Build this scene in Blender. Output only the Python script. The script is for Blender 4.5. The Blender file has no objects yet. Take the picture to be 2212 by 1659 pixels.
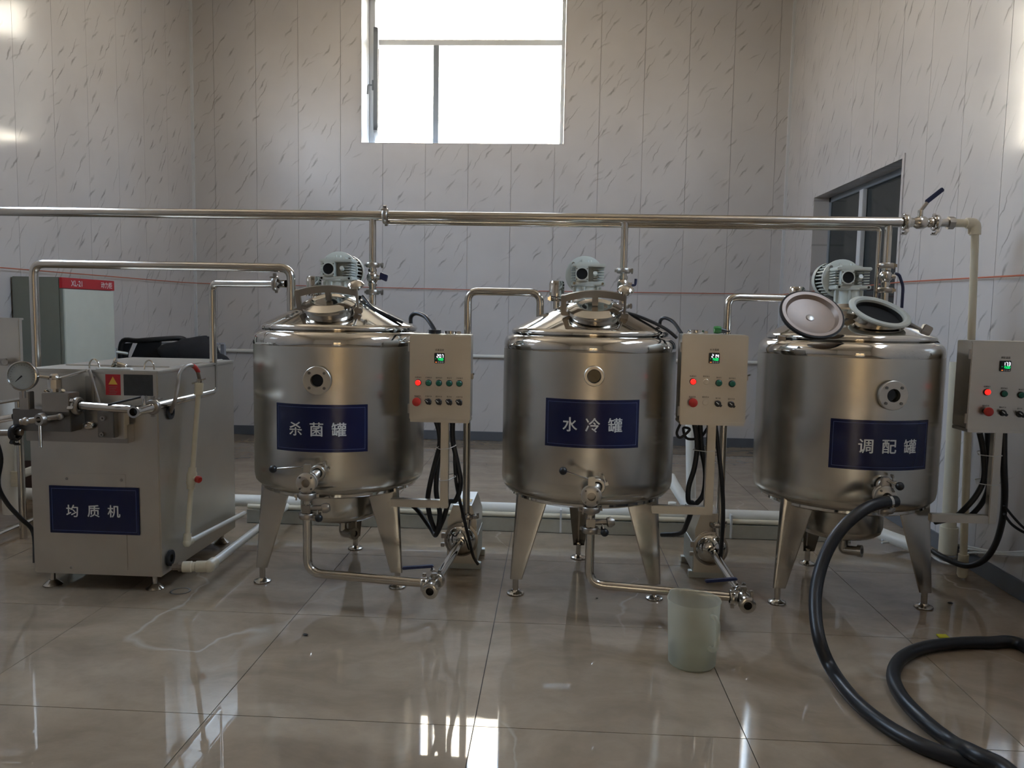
import bpy, bmesh, math, random
from mathutils import Vector, Matrix
R_ = math.radians
random.seed(7)
SC = bpy.context.scene
COL = SC.collection

# ------------------------------------------------------------------ camera
F, CX, CY, EYE = 1710.0, 1106.0, 829.5, Vector((0, 0, 1.38))
AX = Vector((0.99848, 0.0539, 0.0178)); 
vy = Vector((1199 - CX, 677 - CY, F)).normalized()          # room depth axis in camera space
hz = Vector((1, .0183, 0))
up = vy.cross(hz).normalized()
if up.y > 0: up = -up
vx = vy.cross(up)
RIGHT = Vector((vx.x, vy.x, up.x)); DOWN = Vector((vx.y, vy.y, up.y)); FWD = Vector((vx.z, vy.z, up.z))
cam_d = bpy.data.cameras.new('camera'); cam = bpy.data.objects.new('camera', cam_d); COL.objects.link(cam)
cam_d.sensor_width = 36; cam_d.lens = F / 2212 * 36; cam_d.clip_start = .05
m3 = Matrix((RIGHT, -DOWN, -FWD)).transposed()
cam.matrix_world = Matrix.Translation(EYE) @ m3.to_4x4()
SC.camera = cam

def ray(px, py): return RIGHT * (px - CX) + DOWN * (py - CY) + FWD * F
def PY(px, py, y): d = ray(px, py); return EYE + d * (y / d.y)
def PZ(px, py, z=0): d = ray(px, py); return EYE + d * ((z - EYE.z) / d.z)
def PX(px, py, x): d = ray(px, py); return EYE + d * (x / d.x)

# ------------------------------------------------------------------ room size
XL, XR, YB, YF, ZC = -3.9, 2.35, 8.43, -4.2, 5.0
W1 = (-2.08, .05, 3.13, 4.75)          # window in the far wall  x0 x1 z0 z1
W2 = (5.65, 7.51, .98, 2.48)           # inner window in the right wall  y0 y1 z0 z1
DOORF = (-.3, 1.3, 0.0, 2.2)          # unseen glazed door, added behind the camera for front light
WFS = []     # high windows behind the camera  x0 x1 z0 z1
WLS = [(3.2, 5.25, 3.3, 4.50)]        # unseen high window, added in the left wall for its light  y0 y1 z0 z1
WRS = [(2.0, 3.85, 3.3, 4.50)]        # unseen high window, added in the right wall for its light

# ------------------------------------------------------------------ world, light, exposure
world = bpy.data.worlds.new('sky'); SC.world = world; world.use_nodes = True
wn = world.node_tree.nodes; wl = world.node_tree.links
for n in list(wn): wn.remove(n)
wo = wn.new('ShaderNodeOutputWorld'); bg = wn.new('ShaderNodeBackground')
tc = wn.new('ShaderNodeTexCoord'); sx = wn.new('ShaderNodeSeparateXYZ'); mr = wn.new('ShaderNodeMapRange'); cr = wn.new('ShaderNodeValToRGB')
wl.new(tc.outputs['Generated'], sx.inputs[0]); wl.new(sx.outputs['Z'], mr.inputs['Value'])
mr.inputs['From Min'].default_value = -1; mr.inputs['From Max'].default_value = 1
wl.new(mr.outputs[0], cr.inputs[0]); wl.new(cr.outputs[0], bg.inputs[0]); wl.new(bg.outputs[0], wo.inputs[0])
els = cr.color_ramp.elements
els[0].position = 0; els[0].color = (.42, .35, .26, 1)
els[1].position = 1; els[1].color = (.58, .75, 1.0, 1)
for p, c in ((.48, (.50, .42, .31, 1)), (.505, (1.0, .90, .74, 1)), (.58, (.84, .90, 1.0, 1)), (.68, (.54, .73, 1.0, 1))):
    e = els.new(p); e.color = c
bg.inputs[1].default_value = 14.0

sun_d = bpy.data.lights.new('sun', 'SUN'); sun = bpy.data.objects.new('sun', sun_d); COL.objects.link(sun)   # from behind the camera, on the hill outside
sun_d.energy = 115; sun_d.angle = R_(.6); sun_d.color = (1.0, .92, .80)
sun.rotation_euler = Vector((0, .8, -.6)).to_track_quat('-Z', 'Y').to_euler()

def portal(name, loc, rot, sx_, sy_):
    d = bpy.data.lights.new(name, 'AREA'); d.shape = 'RECTANGLE'; d.size = sx_; d.size_y = sy_
    d.cycles.is_portal = True
    o = bpy.data.objects.new(name, d); COL.objects.link(o); o.location = loc; o.rotation_euler = rot
portal('window_portal', ((W1[0] + W1[1]) / 2, YB + .44, (W1[2] + W1[3]) / 2), (R_(-90), 0, 0), W1[1] - W1[0], W1[3] - W1[2])
portal('added_door_portal', ((DOORF[0] + DOORF[1]) / 2, YF - .2, DOORF[3] / 2), (R_(90), 0, 0), DOORF[1] - DOORF[0], DOORF[3])
for q in WFS: portal('rear_window_portal', ((q[0] + q[1]) / 2, YF - .2, (q[2] + q[3]) / 2), (R_(90), 0, 0), q[1] - q[0], q[3] - q[2])
for q in WLS: portal('added_left_window_portal', (XL - .2, (q[0] + q[1]) / 2, (q[2] + q[3]) / 2), (R_(90), 0, R_(-90)), q[1] - q[0], q[3] - q[2])
for q in WRS: portal('added_right_window_portal', (XR + .2, (q[0] + q[1]) / 2, (q[2] + q[3]) / 2), (R_(90), 0, R_(90)), q[1] - q[0], q[3] - q[2])

SC.view_settings.view_transform = 'Standard'; SC.view_settings.look = 'None'
SC.view_settings.gamma = 1; SC.view_settings.use_curve_mapping = False
SC.view_settings.exposure = 0.85
cy_ = SC.cycles; cy_.max_bounces = 5; cy_.diffuse_bounces = 3; cy_.glossy_bounces = 3; cy_.transmission_bounces = 3; cy_.adaptive_threshold = .03; cy_.transparent_max_bounces = 10; cy_.sample_clamp_indirect = 6

# ------------------------------------------------------------------ mesh builder
class MB:
    def __init__(s): s.v = []; s.f = []
    def add(s, vs, fs):
        o = len(s.v); s.v += [Vector(v) for v in vs]; s.f += [tuple(i + o for i in f) for f in fs]; return s
    def obox(s, c, ax, ay, az, bev=0):
        c, ax, ay, az = Vector(c), Vector(ax), Vector(ay), Vector(az)
        if bev:
            bm = bmesh.new(); bmesh.ops.create_cube(bm, size=2)
            M = Matrix((ax, ay, az)).transposed()
            for v in bm.verts: v.co = c + M @ v.co
            bmesh.ops.bevel(bm, geom=bm.edges[:], offset=bev, segments=2, affect='EDGES')
            bm.verts.ensure_lookup_table()
            s.add([v.co.copy() for v in bm.verts], [[v.index for v in f.verts] for f in bm.faces]); bm.free(); return s
        vs = [c + ax * i + ay * j + az * k for k in (-1, 1) for j in (-1, 1) for i in (-1, 1)]
        return s.add(vs, [(0, 2, 3, 1), (4, 5, 7, 6), (0, 1, 5, 4), (2, 6, 7, 3), (0, 4, 6, 2), (1, 3, 7, 5)])
    def box(s, x0, x1, y0, y1, z0, z1, bev=0):
        return s.obox(((x0 + x1) / 2, (y0 + y1) / 2, (z0 + z1) / 2), ((x1 - x0) / 2, 0, 0), (0, (y1 - y0) / 2, 0), (0, 0, (z1 - z0) / 2), bev)
    def cyl(s, a, b, r, r2=None, n=20, caps=True):
        a, b = Vector(a), Vector(b); d = (b - a).normalized(); r2 = r if r2 is None else r2
        u = d.orthogonal().normalized(); w = d.cross(u)
        vs = []
        for p, q in ((a, r), (b, r2)):
            vs += [p + (u * math.cos(2 * math.pi * i / n) + w * math.sin(2 * math.pi * i / n)) * q for i in range(n)]
        fs = [(i, (i + 1) % n, n + (i + 1) % n, n + i) for i in range(n)]
        if caps: fs += [tuple(range(n - 1, -1, -1)), tuple(range(n, 2 * n))]
        return s.add(vs, fs)
    def lathe(s, prof, o=(0, 0, 0), axis=(0, 0, 1), n=32, closed=False):
        o = Vector(o); d = Vector(axis).normalized()
        u = Vector((1, 0, 0)) if abs(d.z) > .9 else d.orthogonal().normalized()
        u = (u - d * u.dot(d)).normalized(); w = d.cross(u)
        vs = []; idx = []
        for r, h in prof:
            if r < 1e-6: idx.append([len(vs)] * n); vs.append(o + d * h)
            else:
                idx.append(list(range(len(vs), len(vs) + n)))
                vs += [o + d * h + (u * math.cos(2 * math.pi * i / n) + w * math.sin(2 * math.pi * i / n)) * r for i in range(n)]
        fs = []; m = len(prof)
        for k in range(m if closed else m - 1):
            A, B = idx[k], idx[(k + 1) % m]
            for i in range(n):
                j = (i + 1) % n
                q = [A[i], A[j], B[j], B[i]]; t = []
                for x in q:
                    if x not in t: t.append(x)
                if len(t) > 2: fs.append(tuple(t))
        return s.add(vs, fs)
    def sphere(s, c, r, n=16, sc=(1, 1, 1)):
        m = n // 2
        b = MB().lathe([(r * math.sin(math.pi * k / m), -r * math.cos(math.pi * k / m)) for k in range(m + 1)], n=n)
        return s.add([Vector(c) + Vector((v.x * sc[0], v.y * sc[1], v.z * sc[2])) for v in b.v], b.f)
    def tube(s, path, r, n=14, bend=0, caps=True, steps=6, smooth=False):
        P = [Vector(p) for p in path]
        if bend:
            Q = [P[0]]
            for i in range(1, len(P) - 1):
                a = P[i - 1] - P[i]; b = P[i + 1] - P[i]
                t = min(bend, a.length * .49, b.length * .49); A = P[i] + a.normalized() * t; B = P[i] + b.normalized() * t
                for k in range(steps + 1):
                    q = k / steps; Q.append(A.lerp(P[i], q).lerp(P[i].lerp(B, q), q))
            Q.append(P[-1]); P = Q
        if smooth:
            Q = []
            for i in range(len(P) - 1):
                p0 = P[max(i - 1, 0)]; p1 = P[i]; p2 = P[i + 1]; p3 = P[min(i + 2, len(P) - 1)]
                for k in range(steps):
                    t = k / steps
                    Q.append(.5 * ((2 * p1) + (p2 - p0) * t + (2 * p0 - 5 * p1 + 4 * p2 - p3) * t * t + (3 * p1 - p0 - 3 * p2 + p3) * t ** 3))
            Q.append(P[-1]); P = Q
        T = [(P[min(i + 1, len(P) - 1)] - P[max(i - 1, 0)]).normalized() for i in range(len(P))]
        u = T[0].orthogonal().normalized(); vs = []
        for i, p in enumerate(P):
            u = (u - T[i] * u.dot(T[i])).normalized(); w = T[i].cross(u)
            rr = r[i] if isinstance(r, (list, tuple)) else r
            vs += [p + (u * math.cos(2 * math.pi * k / n) + w * math.sin(2 * math.pi * k / n)) * rr for k in range(n)]
        fs = [(i * n + k, i * n + (k + 1) % n, (i + 1) * n + (k + 1) % n, (i + 1) * n + k) for i in range(len(P) - 1) for k in range(n)]
        if caps: fs += [tuple(range(n - 1, -1, -1)), tuple(range(len(vs) - n, len(vs)))]
        return s.add(vs, fs)
    def prism(s, poly, d):
        d = Vector(d); n = len(poly); P = [Vector(p) for p in poly]
        return s.add(P + [p + d for p in P], [tuple(range(n - 1, -1, -1)), tuple(range(n, 2 * n))] + [(i, (i + 1) % n, n + (i + 1) % n, n + i) for i in range(n)])
    def curved(s, c, r0, r1, a0, a1, z0, z1, n=16):
        """curved plate on a vertical cylinder, angles in degrees"""
        vs = []; 
        for i in range(n + 1):
            a = R_(a0 + (a1 - a0) * i / n); ca, sa = math.cos(a), math.sin(a)
            vs += [(c[0] + r * ca, c[1] + r * sa, z) for r, z in ((r0, z0), (r1, z0), (r1, z1), (r0, z1))]
        fs = [(i * 4 + k, i * 4 + (k + 1) % 4, i * 4 + 4 + (k + 1) % 4, i * 4 + 4 + k) for i in range(n) for k in range(4)]
        fs += [(0, 1, 2, 3), tuple(n * 4 + k for k in (3, 2, 1, 0))]
        return s.add(vs, fs)
    def build(s, name, mat, parent=None, sharp=38, loc=None):
        if parent is not None: o_ = LOC[parent.name]
        elif loc is not None: o_ = Vector(loc)
        else:
            xs = [v.x for v in s.v]; ys = [v.y for v in s.v]; zs = [v.z for v in s.v]
            o_ = Vector(((min(xs) + max(xs)) / 2, (min(ys) + max(ys)) / 2, min(zs)))
        me = bpy.data.meshes.new(name); me.from_pydata([v - o_ for v in s.v], [], s.f)
        bm = bmesh.new(); bm.from_mesh(me); bmesh.ops.recalc_face_normals(bm, faces=bm.faces[:]); bm.to_mesh(me); bm.free()
        for p in me.polygons: p.use_smooth = True
        me.set_sharp_from_angle(angle=R_(sharp)); me.materials.append(MAT[mat])
        ob = bpy.data.objects.new(name, me); COL.objects.link(ob)
        if parent is not None: ob.parent = parent; LOC[ob.name] = o_
        else: ob.location = o_; LOC[ob.name] = o_
        return ob
LOC = {}
def tag(o, label=None, cat=None, group=None, kind=None):
    if label: o['label'] = label
    if cat: o['category'] = cat
    if group: o['group'] = group
    if kind: o['kind'] = kind
    return o
def thing(name, label, cat, loc, group=None):
    o = bpy.data.objects.new(name, None); COL.objects.link(o); o.location = loc; o.empty_display_size = .05
    LOC[o.name] = Vector(loc); return tag(o, label, cat, group)

def char_mb(ch, size, fn, w=.016):
    m = MB()
    for k_, (du, dv) in enumerate(((0, 0), (w, 0), (-w, 0), (0, w * .8), (0, -w * .8))):
        t = text_mb(ch, size, lambda u, v: fn(u + du * size, v + dv * size, k_ * .00006), 0); m.add(t.v, t.f)
    return m
def text_mb(body, size, fn, bold=.012, sp=1.0):
    """flat lettering; fn maps glyph plane coordinates (u, v), centred, to a point"""
    c = bpy.data.curves.new('lettering', 'FONT'); c.body = body; c.size = 1; c.offset = bold; c.space_character = sp; c.resolution_u = 3
    o = bpy.data.objects.new('lettering', c); COL.objects.link(o)
    me = bpy.data.meshes.new_from_object(o.evaluated_get(bpy.context.evaluated_depsgraph_get()))
    xs = [v.co.x for v in me.vertices]; ys = [v.co.y for v in me.vertices]
    mx, my = (min(xs) + max(xs)) / 2, (min(ys) + max(ys)) / 2
    m = MB(); m.add([fn((v.co.x - mx) * size, (v.co.y - my) * size) for v in me.vertices], [tuple(p.vertices) for p in me.polygons])
    bpy.data.objects.remove(o); bpy.data.meshes.remove(me); bpy.data.curves.remove(c)
    return m

# ------------------------------------------------------------------ materials
MAT = {}
class N:
    def __init__(s, name):
        s.m = bpy.data.materials.new(name); s.m.use_nodes = True; MAT[name] = s.m
        s.t = s.m.node_tree; s.b = s.t.nodes['Principled BSDF']; s.out = s.t.nodes['Material Output']
    def n(s, typ, **kw):
        x = s.t.nodes.new('ShaderNode' + typ)
        for k, v in kw.items():
            if k[0] == '_': x.inputs[k[1:].replace('_', ' ')].default_value = v
            else: setattr(x, k, v)
        return x
    def l(s, a, b): s.t.links.new(a, b)
    def math(s, op, a, b=None, c=None):
        x = s.n('Math', operation=op)
        for i, q in enumerate((a, b, c)):
            if q is None: continue
            if isinstance(q, (int, float)): x.inputs[i].default_value = q
            else: s.l(q, x.inputs[i])
        return x.outputs[0]
    def noise(s, scale, vec=None, detail=3, stretch=None, rough=.5):
        g = vec
        if g is None: g = s.n('NewGeometry').outputs['Position']
        if stretch:
            mp = s.n('Mapping'); mp.inputs['Scale'].default_value = stretch; s.l(g, mp.inputs[0]); g = mp.outputs[0]
        x = s.n('TexNoise', _Scale=scale, _Detail=detail, _Roughness=rough); s.l(g, x.inputs['Vector']); return x.outputs['Fac']
    def ramp(s, fac, stops):
        x = s.n('ValToRGB'); e = x.color_ramp.elements
        e[0].position, e[0].color = stops[0][0], (*stops[0][1], 1); e[1].position, e[1].color = stops[-1][0], (*stops[-1][1], 1)
        for p, c in stops[1:-1]: q = e.new(p); q.color = (*c, 1)
        s.l(fac, x.inputs[0]); return x.outputs[0]
    def rng(s, fac, a, b, f0=0.0, f1=1.0):
        x = s.n('MapRange'); x.inputs['From Min'].default_value = f0; x.inputs['From Max'].default_value = f1
        x.inputs['To Min'].default_value = a; x.inputs['To Max'].default_value = b; s.l(fac, x.inputs[0]); return x.outputs[0]
    def mix(s, fac, a, b):
        x = s.n('Mix', data_type='RGBA')
        for sock, q in ((x.inputs[0], fac), (x.inputs[6], a), (x.inputs[7], b)):
            if isinstance(q, (int, float)): sock.default_value = q
            elif isinstance(q, tuple): sock.default_value = (*q, 1)
            else: s.l(q, sock)
        return x.outputs[2]
    def bump(s, h, strength=.2, dist=.002):
        x = s.n('Bump', _Strength=strength, _Distance=dist); s.l(h, x.inputs['Height']); s.l(x.outputs[0], s.b.inputs['Normal'])

def simple(name, col, rough=.5, metal=0, var=.12, vs=9, emit=0, spec=None, coat=0):
    k = N(name)
    if .22 < rough < .34: rough = .34
    f = k.noise(vs); lo = tuple(c * (1 - var) for c in col); hi = tuple(min(1, c * (1 + var)) for c in col)
    k.l(k.ramp(f, [(.1, lo), (.9, hi)]), k.b.inputs['Base Color'])
    k.l(k.rng(f, max(.02, rough * .92), min(1, rough * 1.1), .1, .9), k.b.inputs['Roughness'])
    k.b.inputs['Metallic'].default_value = metal
    if spec is not None: k.b.inputs['Specular IOR Level'].default_value = spec
    if coat: k.b.inputs['Coat Weight'].default_value = coat
    if emit:
        k.b.inputs['Emission Color'].default_value = (*col, 1); k.b.inputs['Emission Strength'].default_value = emit
    return k

def steel(name, col, r0, r1, aniso=0, scratch=None, smudge=5, bump=0):
    k = N(name)
    f = k.noise(smudge, detail=3, rough=.5)
    k.l(k.ramp(f, [(.1, tuple(c * .80 for c in col)), (.9, tuple(c * 1.06 for c in col))]), k.b.inputs['Base Color'])
    k.b.inputs['Metallic'].default_value = 1
    rr = k.rng(f, r0, r1, .15, .85)
    if scratch:
        g = k.noise(60, stretch=scratch, detail=2)
        rr = k.math('ADD', rr, k.rng(g, -.05, .05, .3, .7))
        if bump: k.bump(g, bump, .0004)
    k.l(rr, k.b.inputs['Roughness'])
    if aniso:
        k.b.inputs['Anisotropic'].default_value = aniso
        t = k.n('Tangent', direction_type='RADIAL', axis='Z'); k.l(t.outputs[0], k.b.inputs['Tangent'])
    return k
steel('brushed_steel', (.62, .585, .52), .19, .25, aniso=.8)
steel('polished_steel', (.66, .63, .58), .05, .10)
steel('pipe_steel', (.57, .535, .48), .14, .24)
steel('sheet_steel', (.62, .58, .51), .30, .44, smudge=3.5)
steel('cast_steel', (.40, .365, .32), .31, .45)
steel('dark_steel', (.22, .205, .185), .35, .5)
steel('galvanised', (.60, .63, .60), .45, .6, smudge=16)
simple('grey_paint', (.55, .575, .52), .32, 0, .1, 12)
simple('cabinet_dark', (.20, .215, .18), .45, 0, .05)
simple('cabinet_door', (.60, .63, .56), .38, 0, .05)
simple('red_strip', (.42, .012, .02), .35)
simple('pvc_white', (.78, .78, .73), .35, 0, .07)
simple('pvc_cream', (.70, .65, .51), .35, 0, .07)
simple('rubber_black', (.012, .0125, .014), .38, 0, .2)
simple('plastic_black', (.014, .014, .015), .3, 0, .2)
simple('cloth_black', (.008, .008, .010), .85, 0, .25)
simple('sign_blue', (.0045, .008, .050), .20, 0, .1)
simple('sign_line', (.05, .075, .20), .3)
simple('sign_white', (.70, .72, .72), .4, 0, .05)
simple('ink', (.06, .05, .04), .6)
simple('red_button', (.50, .03, .022), .35)
simple('green_lens', (.006, .12, .07), .25)
simple('red_lamp', (1.0, .015, .010), .3, emit=1.0)
simple('digit_white', (.85, .85, 1.0), .3, emit=.9)
simple('digit_green', (.0, 1.0, .22), .3, emit=.6)
simple('digit_orange', (.9, .25, .06), .4, emit=.3)
simple('knob_mark', (.6, .6, .58), .4)
simple('blue_handle', (.012, .018, .06), .35)
simple('glass_dark', (.006, .007, .008), .08)  # sight glasses, and the painted shade inside bores and bolt holes
simple('window_glass_dark', (.018, .026, .028), .06)
simple('frame_white', (.62, .63, .64), .32, 0, .03)
simple('frame_grey', (.22, .25, .28), .4, 0, .04)
simple('wood_prop', (.55, .42, .28), .6)
simple('seal_grey', (.42, .43, .38), .5)
simple('lid_inner', (.23, .170, .130), .42, .35, .25, 7)
simple('hose_brown', (.21, .17, .13), .4)
simple('tie_white', (.65, .66, .65), .4)
simple('string_red', (.46, .13, .07), .6)
simple('yellow_label', (.72, .45, .06), .45)
simple('yellow_tag', (.60, .58, .02), .5)
simple('paper_white', (.66, .66, .62), .5)
simple('nameplate_dark', (.05, .052, .05), .35, .4, .3, 40)
simple('gauge_face', (.36, .385, .37), .4, 0, .12, 30)
simple('crate_grey', (.30, .30, .32), .6)
simple('plinth_brown', (.055, .026, .016), .6)
simple('green_fitting', (.02, .16, .03), .3)
simple('ceiling_paint', (.55, .53, .50), .6, 0, .03)
simple('baseboard_grey', (.115, .125, .14), .35, 0, .1)
simple('grout', (.05, .043, .036), .7)
simple('bg_door', (.16, .17, .18), .4)
simple('hollow_shade', (.006, .006, .006), .9)  # shade of open hollows, painted as matte black
simple('dry_earth', (.62, .54, .41), .9, 0, .2, .6)
simple('debris', (.02, .018, .015), .7)

k = N('clear_glass')                      # window panes: clear, with a surface reflection
g1 = k.n('BsdfTransparent'); g2 = k.n('BsdfGlossy', _Roughness=.02); fr = k.n('Fresnel', _IOR=1.45); mx = k.n('MixShader')
k.l(fr.outputs[0], mx.inputs[0]); k.l(g1.outputs[0], mx.inputs[1]); k.l(g2.outputs[0], mx.inputs[2]); k.l(mx.outputs[0], k.out.inputs[0])
k = N('tinted_glass')  # tint sets how much daylight the added door lets in
g1 = k.n('BsdfTransparent'); g1.inputs[0].default_value = (.30, .27, .22, 1); g2 = k.n('BsdfGlossy', _Roughness=.03); fr = k.n('Fresnel', _IOR=1.45); mx = k.n('MixShader')
k.l(fr.outputs[0], mx.inputs[0]); k.l(g1.outputs[0], mx.inputs[1]); k.l(g2.outputs[0], mx.inputs[2]); k.l(mx.outputs[0], k.out.inputs[0])
k = N('jug_plastic')                      # milky translucent plastic
t1 = k.n('BsdfTransparent'); t1.inputs[0].default_value = (.93, .93, .89, 1)
k.b.inputs['Base Color'].default_value = (.78, .76, .66, 1); k.b.inputs['Roughness'].default_value = .3
tl = k.n('BsdfTranslucent'); tl.inputs[0].default_value = (.80, .79, .68, 1)
m1 = k.n('MixShader'); m1.inputs[0].default_value = .4; k.l(k.b.outputs[0], m1.inputs[1]); k.l(tl.outputs[0], m1.inputs[2])
m2 = k.n('MixShader'); k.l(k.rng(k.noise(4), .33, .38, .3, .7), m2.inputs[0]); k.l(t1.outputs[0], m2.inputs[1]); k.l(m1.outputs[0], m2.inputs[2]); k.l(m2.outputs[0], k.out.inputs[0])
k = N('water')
t1 = k.n('BsdfTransparent'); t1.inputs[0].default_value = (.88, .92, .86, 1); g2 = k.n('BsdfGlossy', _Roughness=.03); fr = k.n('Fresnel', _IOR=1.33); m2 = k.n('MixShader')
k.l(fr.outputs[0], m2.inputs[0]); k.l(t1.outputs[0], m2.inputs[1]); k.l(g2.outputs[0], m2.inputs[2]); k.l(m2.outputs[0], k.out.inputs[0])

def wall_mat(name, axis, sign, r0=.09, r1=.16):
    """glossy printed wall panel: pale ground with short slanting grey veins"""
    k = N(name)
    pos = k.n('NewGeometry').outputs['Position']; sp = k.n('SeparateXYZ'); k.l(pos, sp.inputs[0])
    u = k.math('MULTIPLY', sp.outputs[axis], sign); cb = k.n('CombineXYZ'); k.l(u, cb.inputs[0]); k.l(sp.outputs['Z'], cb.inputs[1])
    base = cb.outputs[0]
    wob = k.n('TexNoise', _Scale=7.0, _Detail=4.0); k.l(base, wob.inputs['Vector'])
    sub = k.n('VectorMath', operation='SUBTRACT'); k.l(wob.outputs['Color'], sub.inputs[0]); sub.inputs[1].default_value = (.5, .5, .5)
    scv = k.n('VectorMath', operation='SCALE'); k.l(sub.outputs[0], scv.inputs[0]); scv.inputs['Scale'].default_value = .085
    adv = k.n('VectorMath', operation='ADD'); k.l(base, adv.inputs[0]); k.l(scv.outputs[0], adv.inputs[1])
    masks = []
    for ang, sx_, sy_, hl, hw, keep in ((52, 3.3, 6.5, .26, .040, .28), (60, 2.2, 7.5, .32, .024, .35), (32, 2.6, 4.2, .22, .020, .45)):
        mp = k.n('Mapping', vector_type='TEXTURE'); k.l(adv.outputs[0], mp.inputs[0]); mp.inputs['Rotation'].default_value = (0, 0, R_(ang))
        m2_ = k.n('VectorMath', operation='MULTIPLY'); k.l(mp.outputs[0], m2_.inputs[0]); m2_.inputs[1].default_value = (sx_, sy_, 0)
        vo = k.n('TexVoronoi', voronoi_dimensions='2D', _Scale=1.0); k.l(m2_.outputs[0], vo.inputs['Vector'])
        dv = k.n('VectorMath', operation='SUBTRACT'); k.l(m2_.outputs[0], dv.inputs[0]); k.l(vo.outputs['Position'], dv.inputs[1])
        dm = k.n('VectorMath', operation='MULTIPLY'); k.l(dv.outputs[0], dm.inputs[0]); dm.inputs[1].default_value = (1 / hl, 1 / hw / 2.0, 0)
        ln = k.n('VectorMath', operation='LENGTH'); k.l(dm.outputs[0], ln.inputs[0])
        a = k.rng(ln.outputs['Value'], 1, 0, .25, 1.0)
        sc_ = k.n('SeparateColor'); k.l(vo.outputs['Color'], sc_.inputs[0])
        b = k.math('GREATER_THAN', sc_.outputs[0], keep); c = k.rng(sc_.outputs[1], .35, 1.0)
        masks.append(k.math('MULTIPLY', k.math('MULTIPLY', a, b), c))
    mk = k.math('MAXIMUM', k.math('MAXIMUM', masks[0], masks[1]), k.math('MULTIPLY', masks[2], .6))
    cloud = k.noise(2.0, base, 4)
    ground = k.ramp(cloud, [(.3, (.55, .525, .51)), (.7, (.60, .575, .56))])
    k.l(k.mix(k.math('MULTIPLY', mk, .68), ground, (.17, .15, .13)), k.b.inputs['Base Color'])
    k.l(k.rng(k.noise(3.0, base, 2), r0, r1, .3, .7), k.b.inputs['Roughness'])
    k.b.inputs['Specular IOR Level'].default_value = .5
    k.bump(k.noise(26, base, 2, stretch=(1, .12, 1)), .05, .002)
wall_mat('wall_panel_back', 'X', 1, .30, .38); wall_mat('wall_panel_left', 'Y', 1); wall_mat('wall_panel_right', 'Y', -1)

k = N('floor_tile')                       # polished grey-brown stone tile with faint veins, partly wet
pos = k.n('NewGeometry').outputs['Position']
warp = k.n('TexNoise', _Scale=1.3, _Detail=4.0); k.l(pos, warp.inputs['Vector'])
ad = k.n('VectorMath', operation='MULTIPLY_ADD'); k.l(warp.outputs['Color'], ad.inputs[0]); ad.inputs[1].default_value = (.8, .8, 0); k.l(pos, ad.inputs[2])
n1 = k.noise(2.1, ad.outputs[0], 6, stretch=(.6, 1.5, 1), rough=.62)
n2 = k.noise(9, pos, 5, rough=.65)
n3 = k.noise(.75, pos, 3)
basec = k.ramp(n1, [(.28, (.235, .180, .125)), (.5, (.32, .252, .180)), (.72, (.40, .322, .238))])
basec = k.mix(k.rng(n2, 0, .35, .45, .75), basec, (.205, .160, .115))
vein = k.rng(k.math('ABSOLUTE', k.math('SUBTRACT', k.noise(1.1, ad.outputs[0], 2, stretch=(1, .5, 1)), .5)), 1, 0, 0, .006)
vm = k.math('MULTIPLY', vein, k.rng(n3, 0, .5, .5, .62))
basec = k.mix(vm, basec, (.55, .52, .46))
k.l(basec, k.b.inputs['Base Color'])
k.l(k.math('ADD', k.rng(n3, .008, .03, .35, .65), k.rng(n2, 0, .03, .4, .7)), k.b.inputs['Roughness'])
k.b.inputs['Specular IOR Level'].default_value = .6
k.bump(k.noise(2.0, pos, 1), .03, .003)

# ------------------------------------------------------------------ the room
PW = .4516
def slabs(u0, u1, z0, z1, holes):
    """rectangle minus holes -> list of rectangles"""
    rs = [(u0, u1, z0, z1)]
    for h in holes:
        out = []
        for a, b, c, d in rs:
            if h[1] <= a or h[0] >= b or h[3] <= c or h[2] >= d: out.append((a, b, c, d)); continue
            if h[0] > a: out.append((a, h[0], c, d))
            if h[1] < b: out.append((h[1], b, c, d))
            x0, x1 = max(a, h[0]), min(b, h[1])
            if h[2] > c: out.append((x0, x1, c, h[2]))
            if h[3] < d: out.append((x0, x1, h[3], d))
        rs = out
    return rs
def wall(name, axis, at, inward, u0, u1, off, holes, mat, th=.18):
    """backing slab outside 'at', panels 0.008 thick in front of it"""
    def put(m, r, a, b):
        lo, hi = min(a, b), max(a, b)
        if axis == 'y': m.box(r[0], r[1], lo, hi, r[2], r[3])
        else: m.box(lo, hi, r[0], r[1], r[2], r[3])
    m = MB()
    for r in slabs(u0, u1, 0, ZC, holes): put(m, r, at - inward * .008, at - inward * th)
    w = m.build(name, 'ceiling_paint'); tag(w, kind='structure')
    u = off + math.floor((u0 - off) / PW) * PW
    while u < u1 - .001:
        a, b = max(u, u0) + .0016, min(u + PW, u1) - .0016; m = MB()
        d = random.uniform(-.0011, .0011)
        for r in slabs(a, b, 0, ZC, holes):
            n0 = len(m.v); put(m, r, at, at - inward * .008)
            for v in m.v[n0:]:                       # panels sit a touch out of plane
                q = v.x if axis == 'y' else v.y; c_ = v.y if axis == 'y' else v.x
                if abs(c_ - at) < .001:
                    s_ = d * ((q - a) / (b - a) - .5)
                    if axis == 'y': v.y += s_
                    else: v.x += s_
        if m.v: m.build('panel', mat, w)
        u += PW
    return w
w_back = wall('wall_back', 'y', YB, -1, XL - .2, XR + .2, -1.8488, [W1], 'wall_panel_back', .42)
w_left = wall('wall_left', 'x', XL, 1, YF, YB, 5.625, WLS, 'wall_panel_left')
w_right = wall('wall_right', 'x', XR, -1, YF, YB, 4.42, [W2] + WRS, 'wall_panel_right')
w_front = wall('wall_front', 'y', YF, 1, XL - .2, XR + .2, 0, WFS + [DOORF], 'wall_panel_back')
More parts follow.
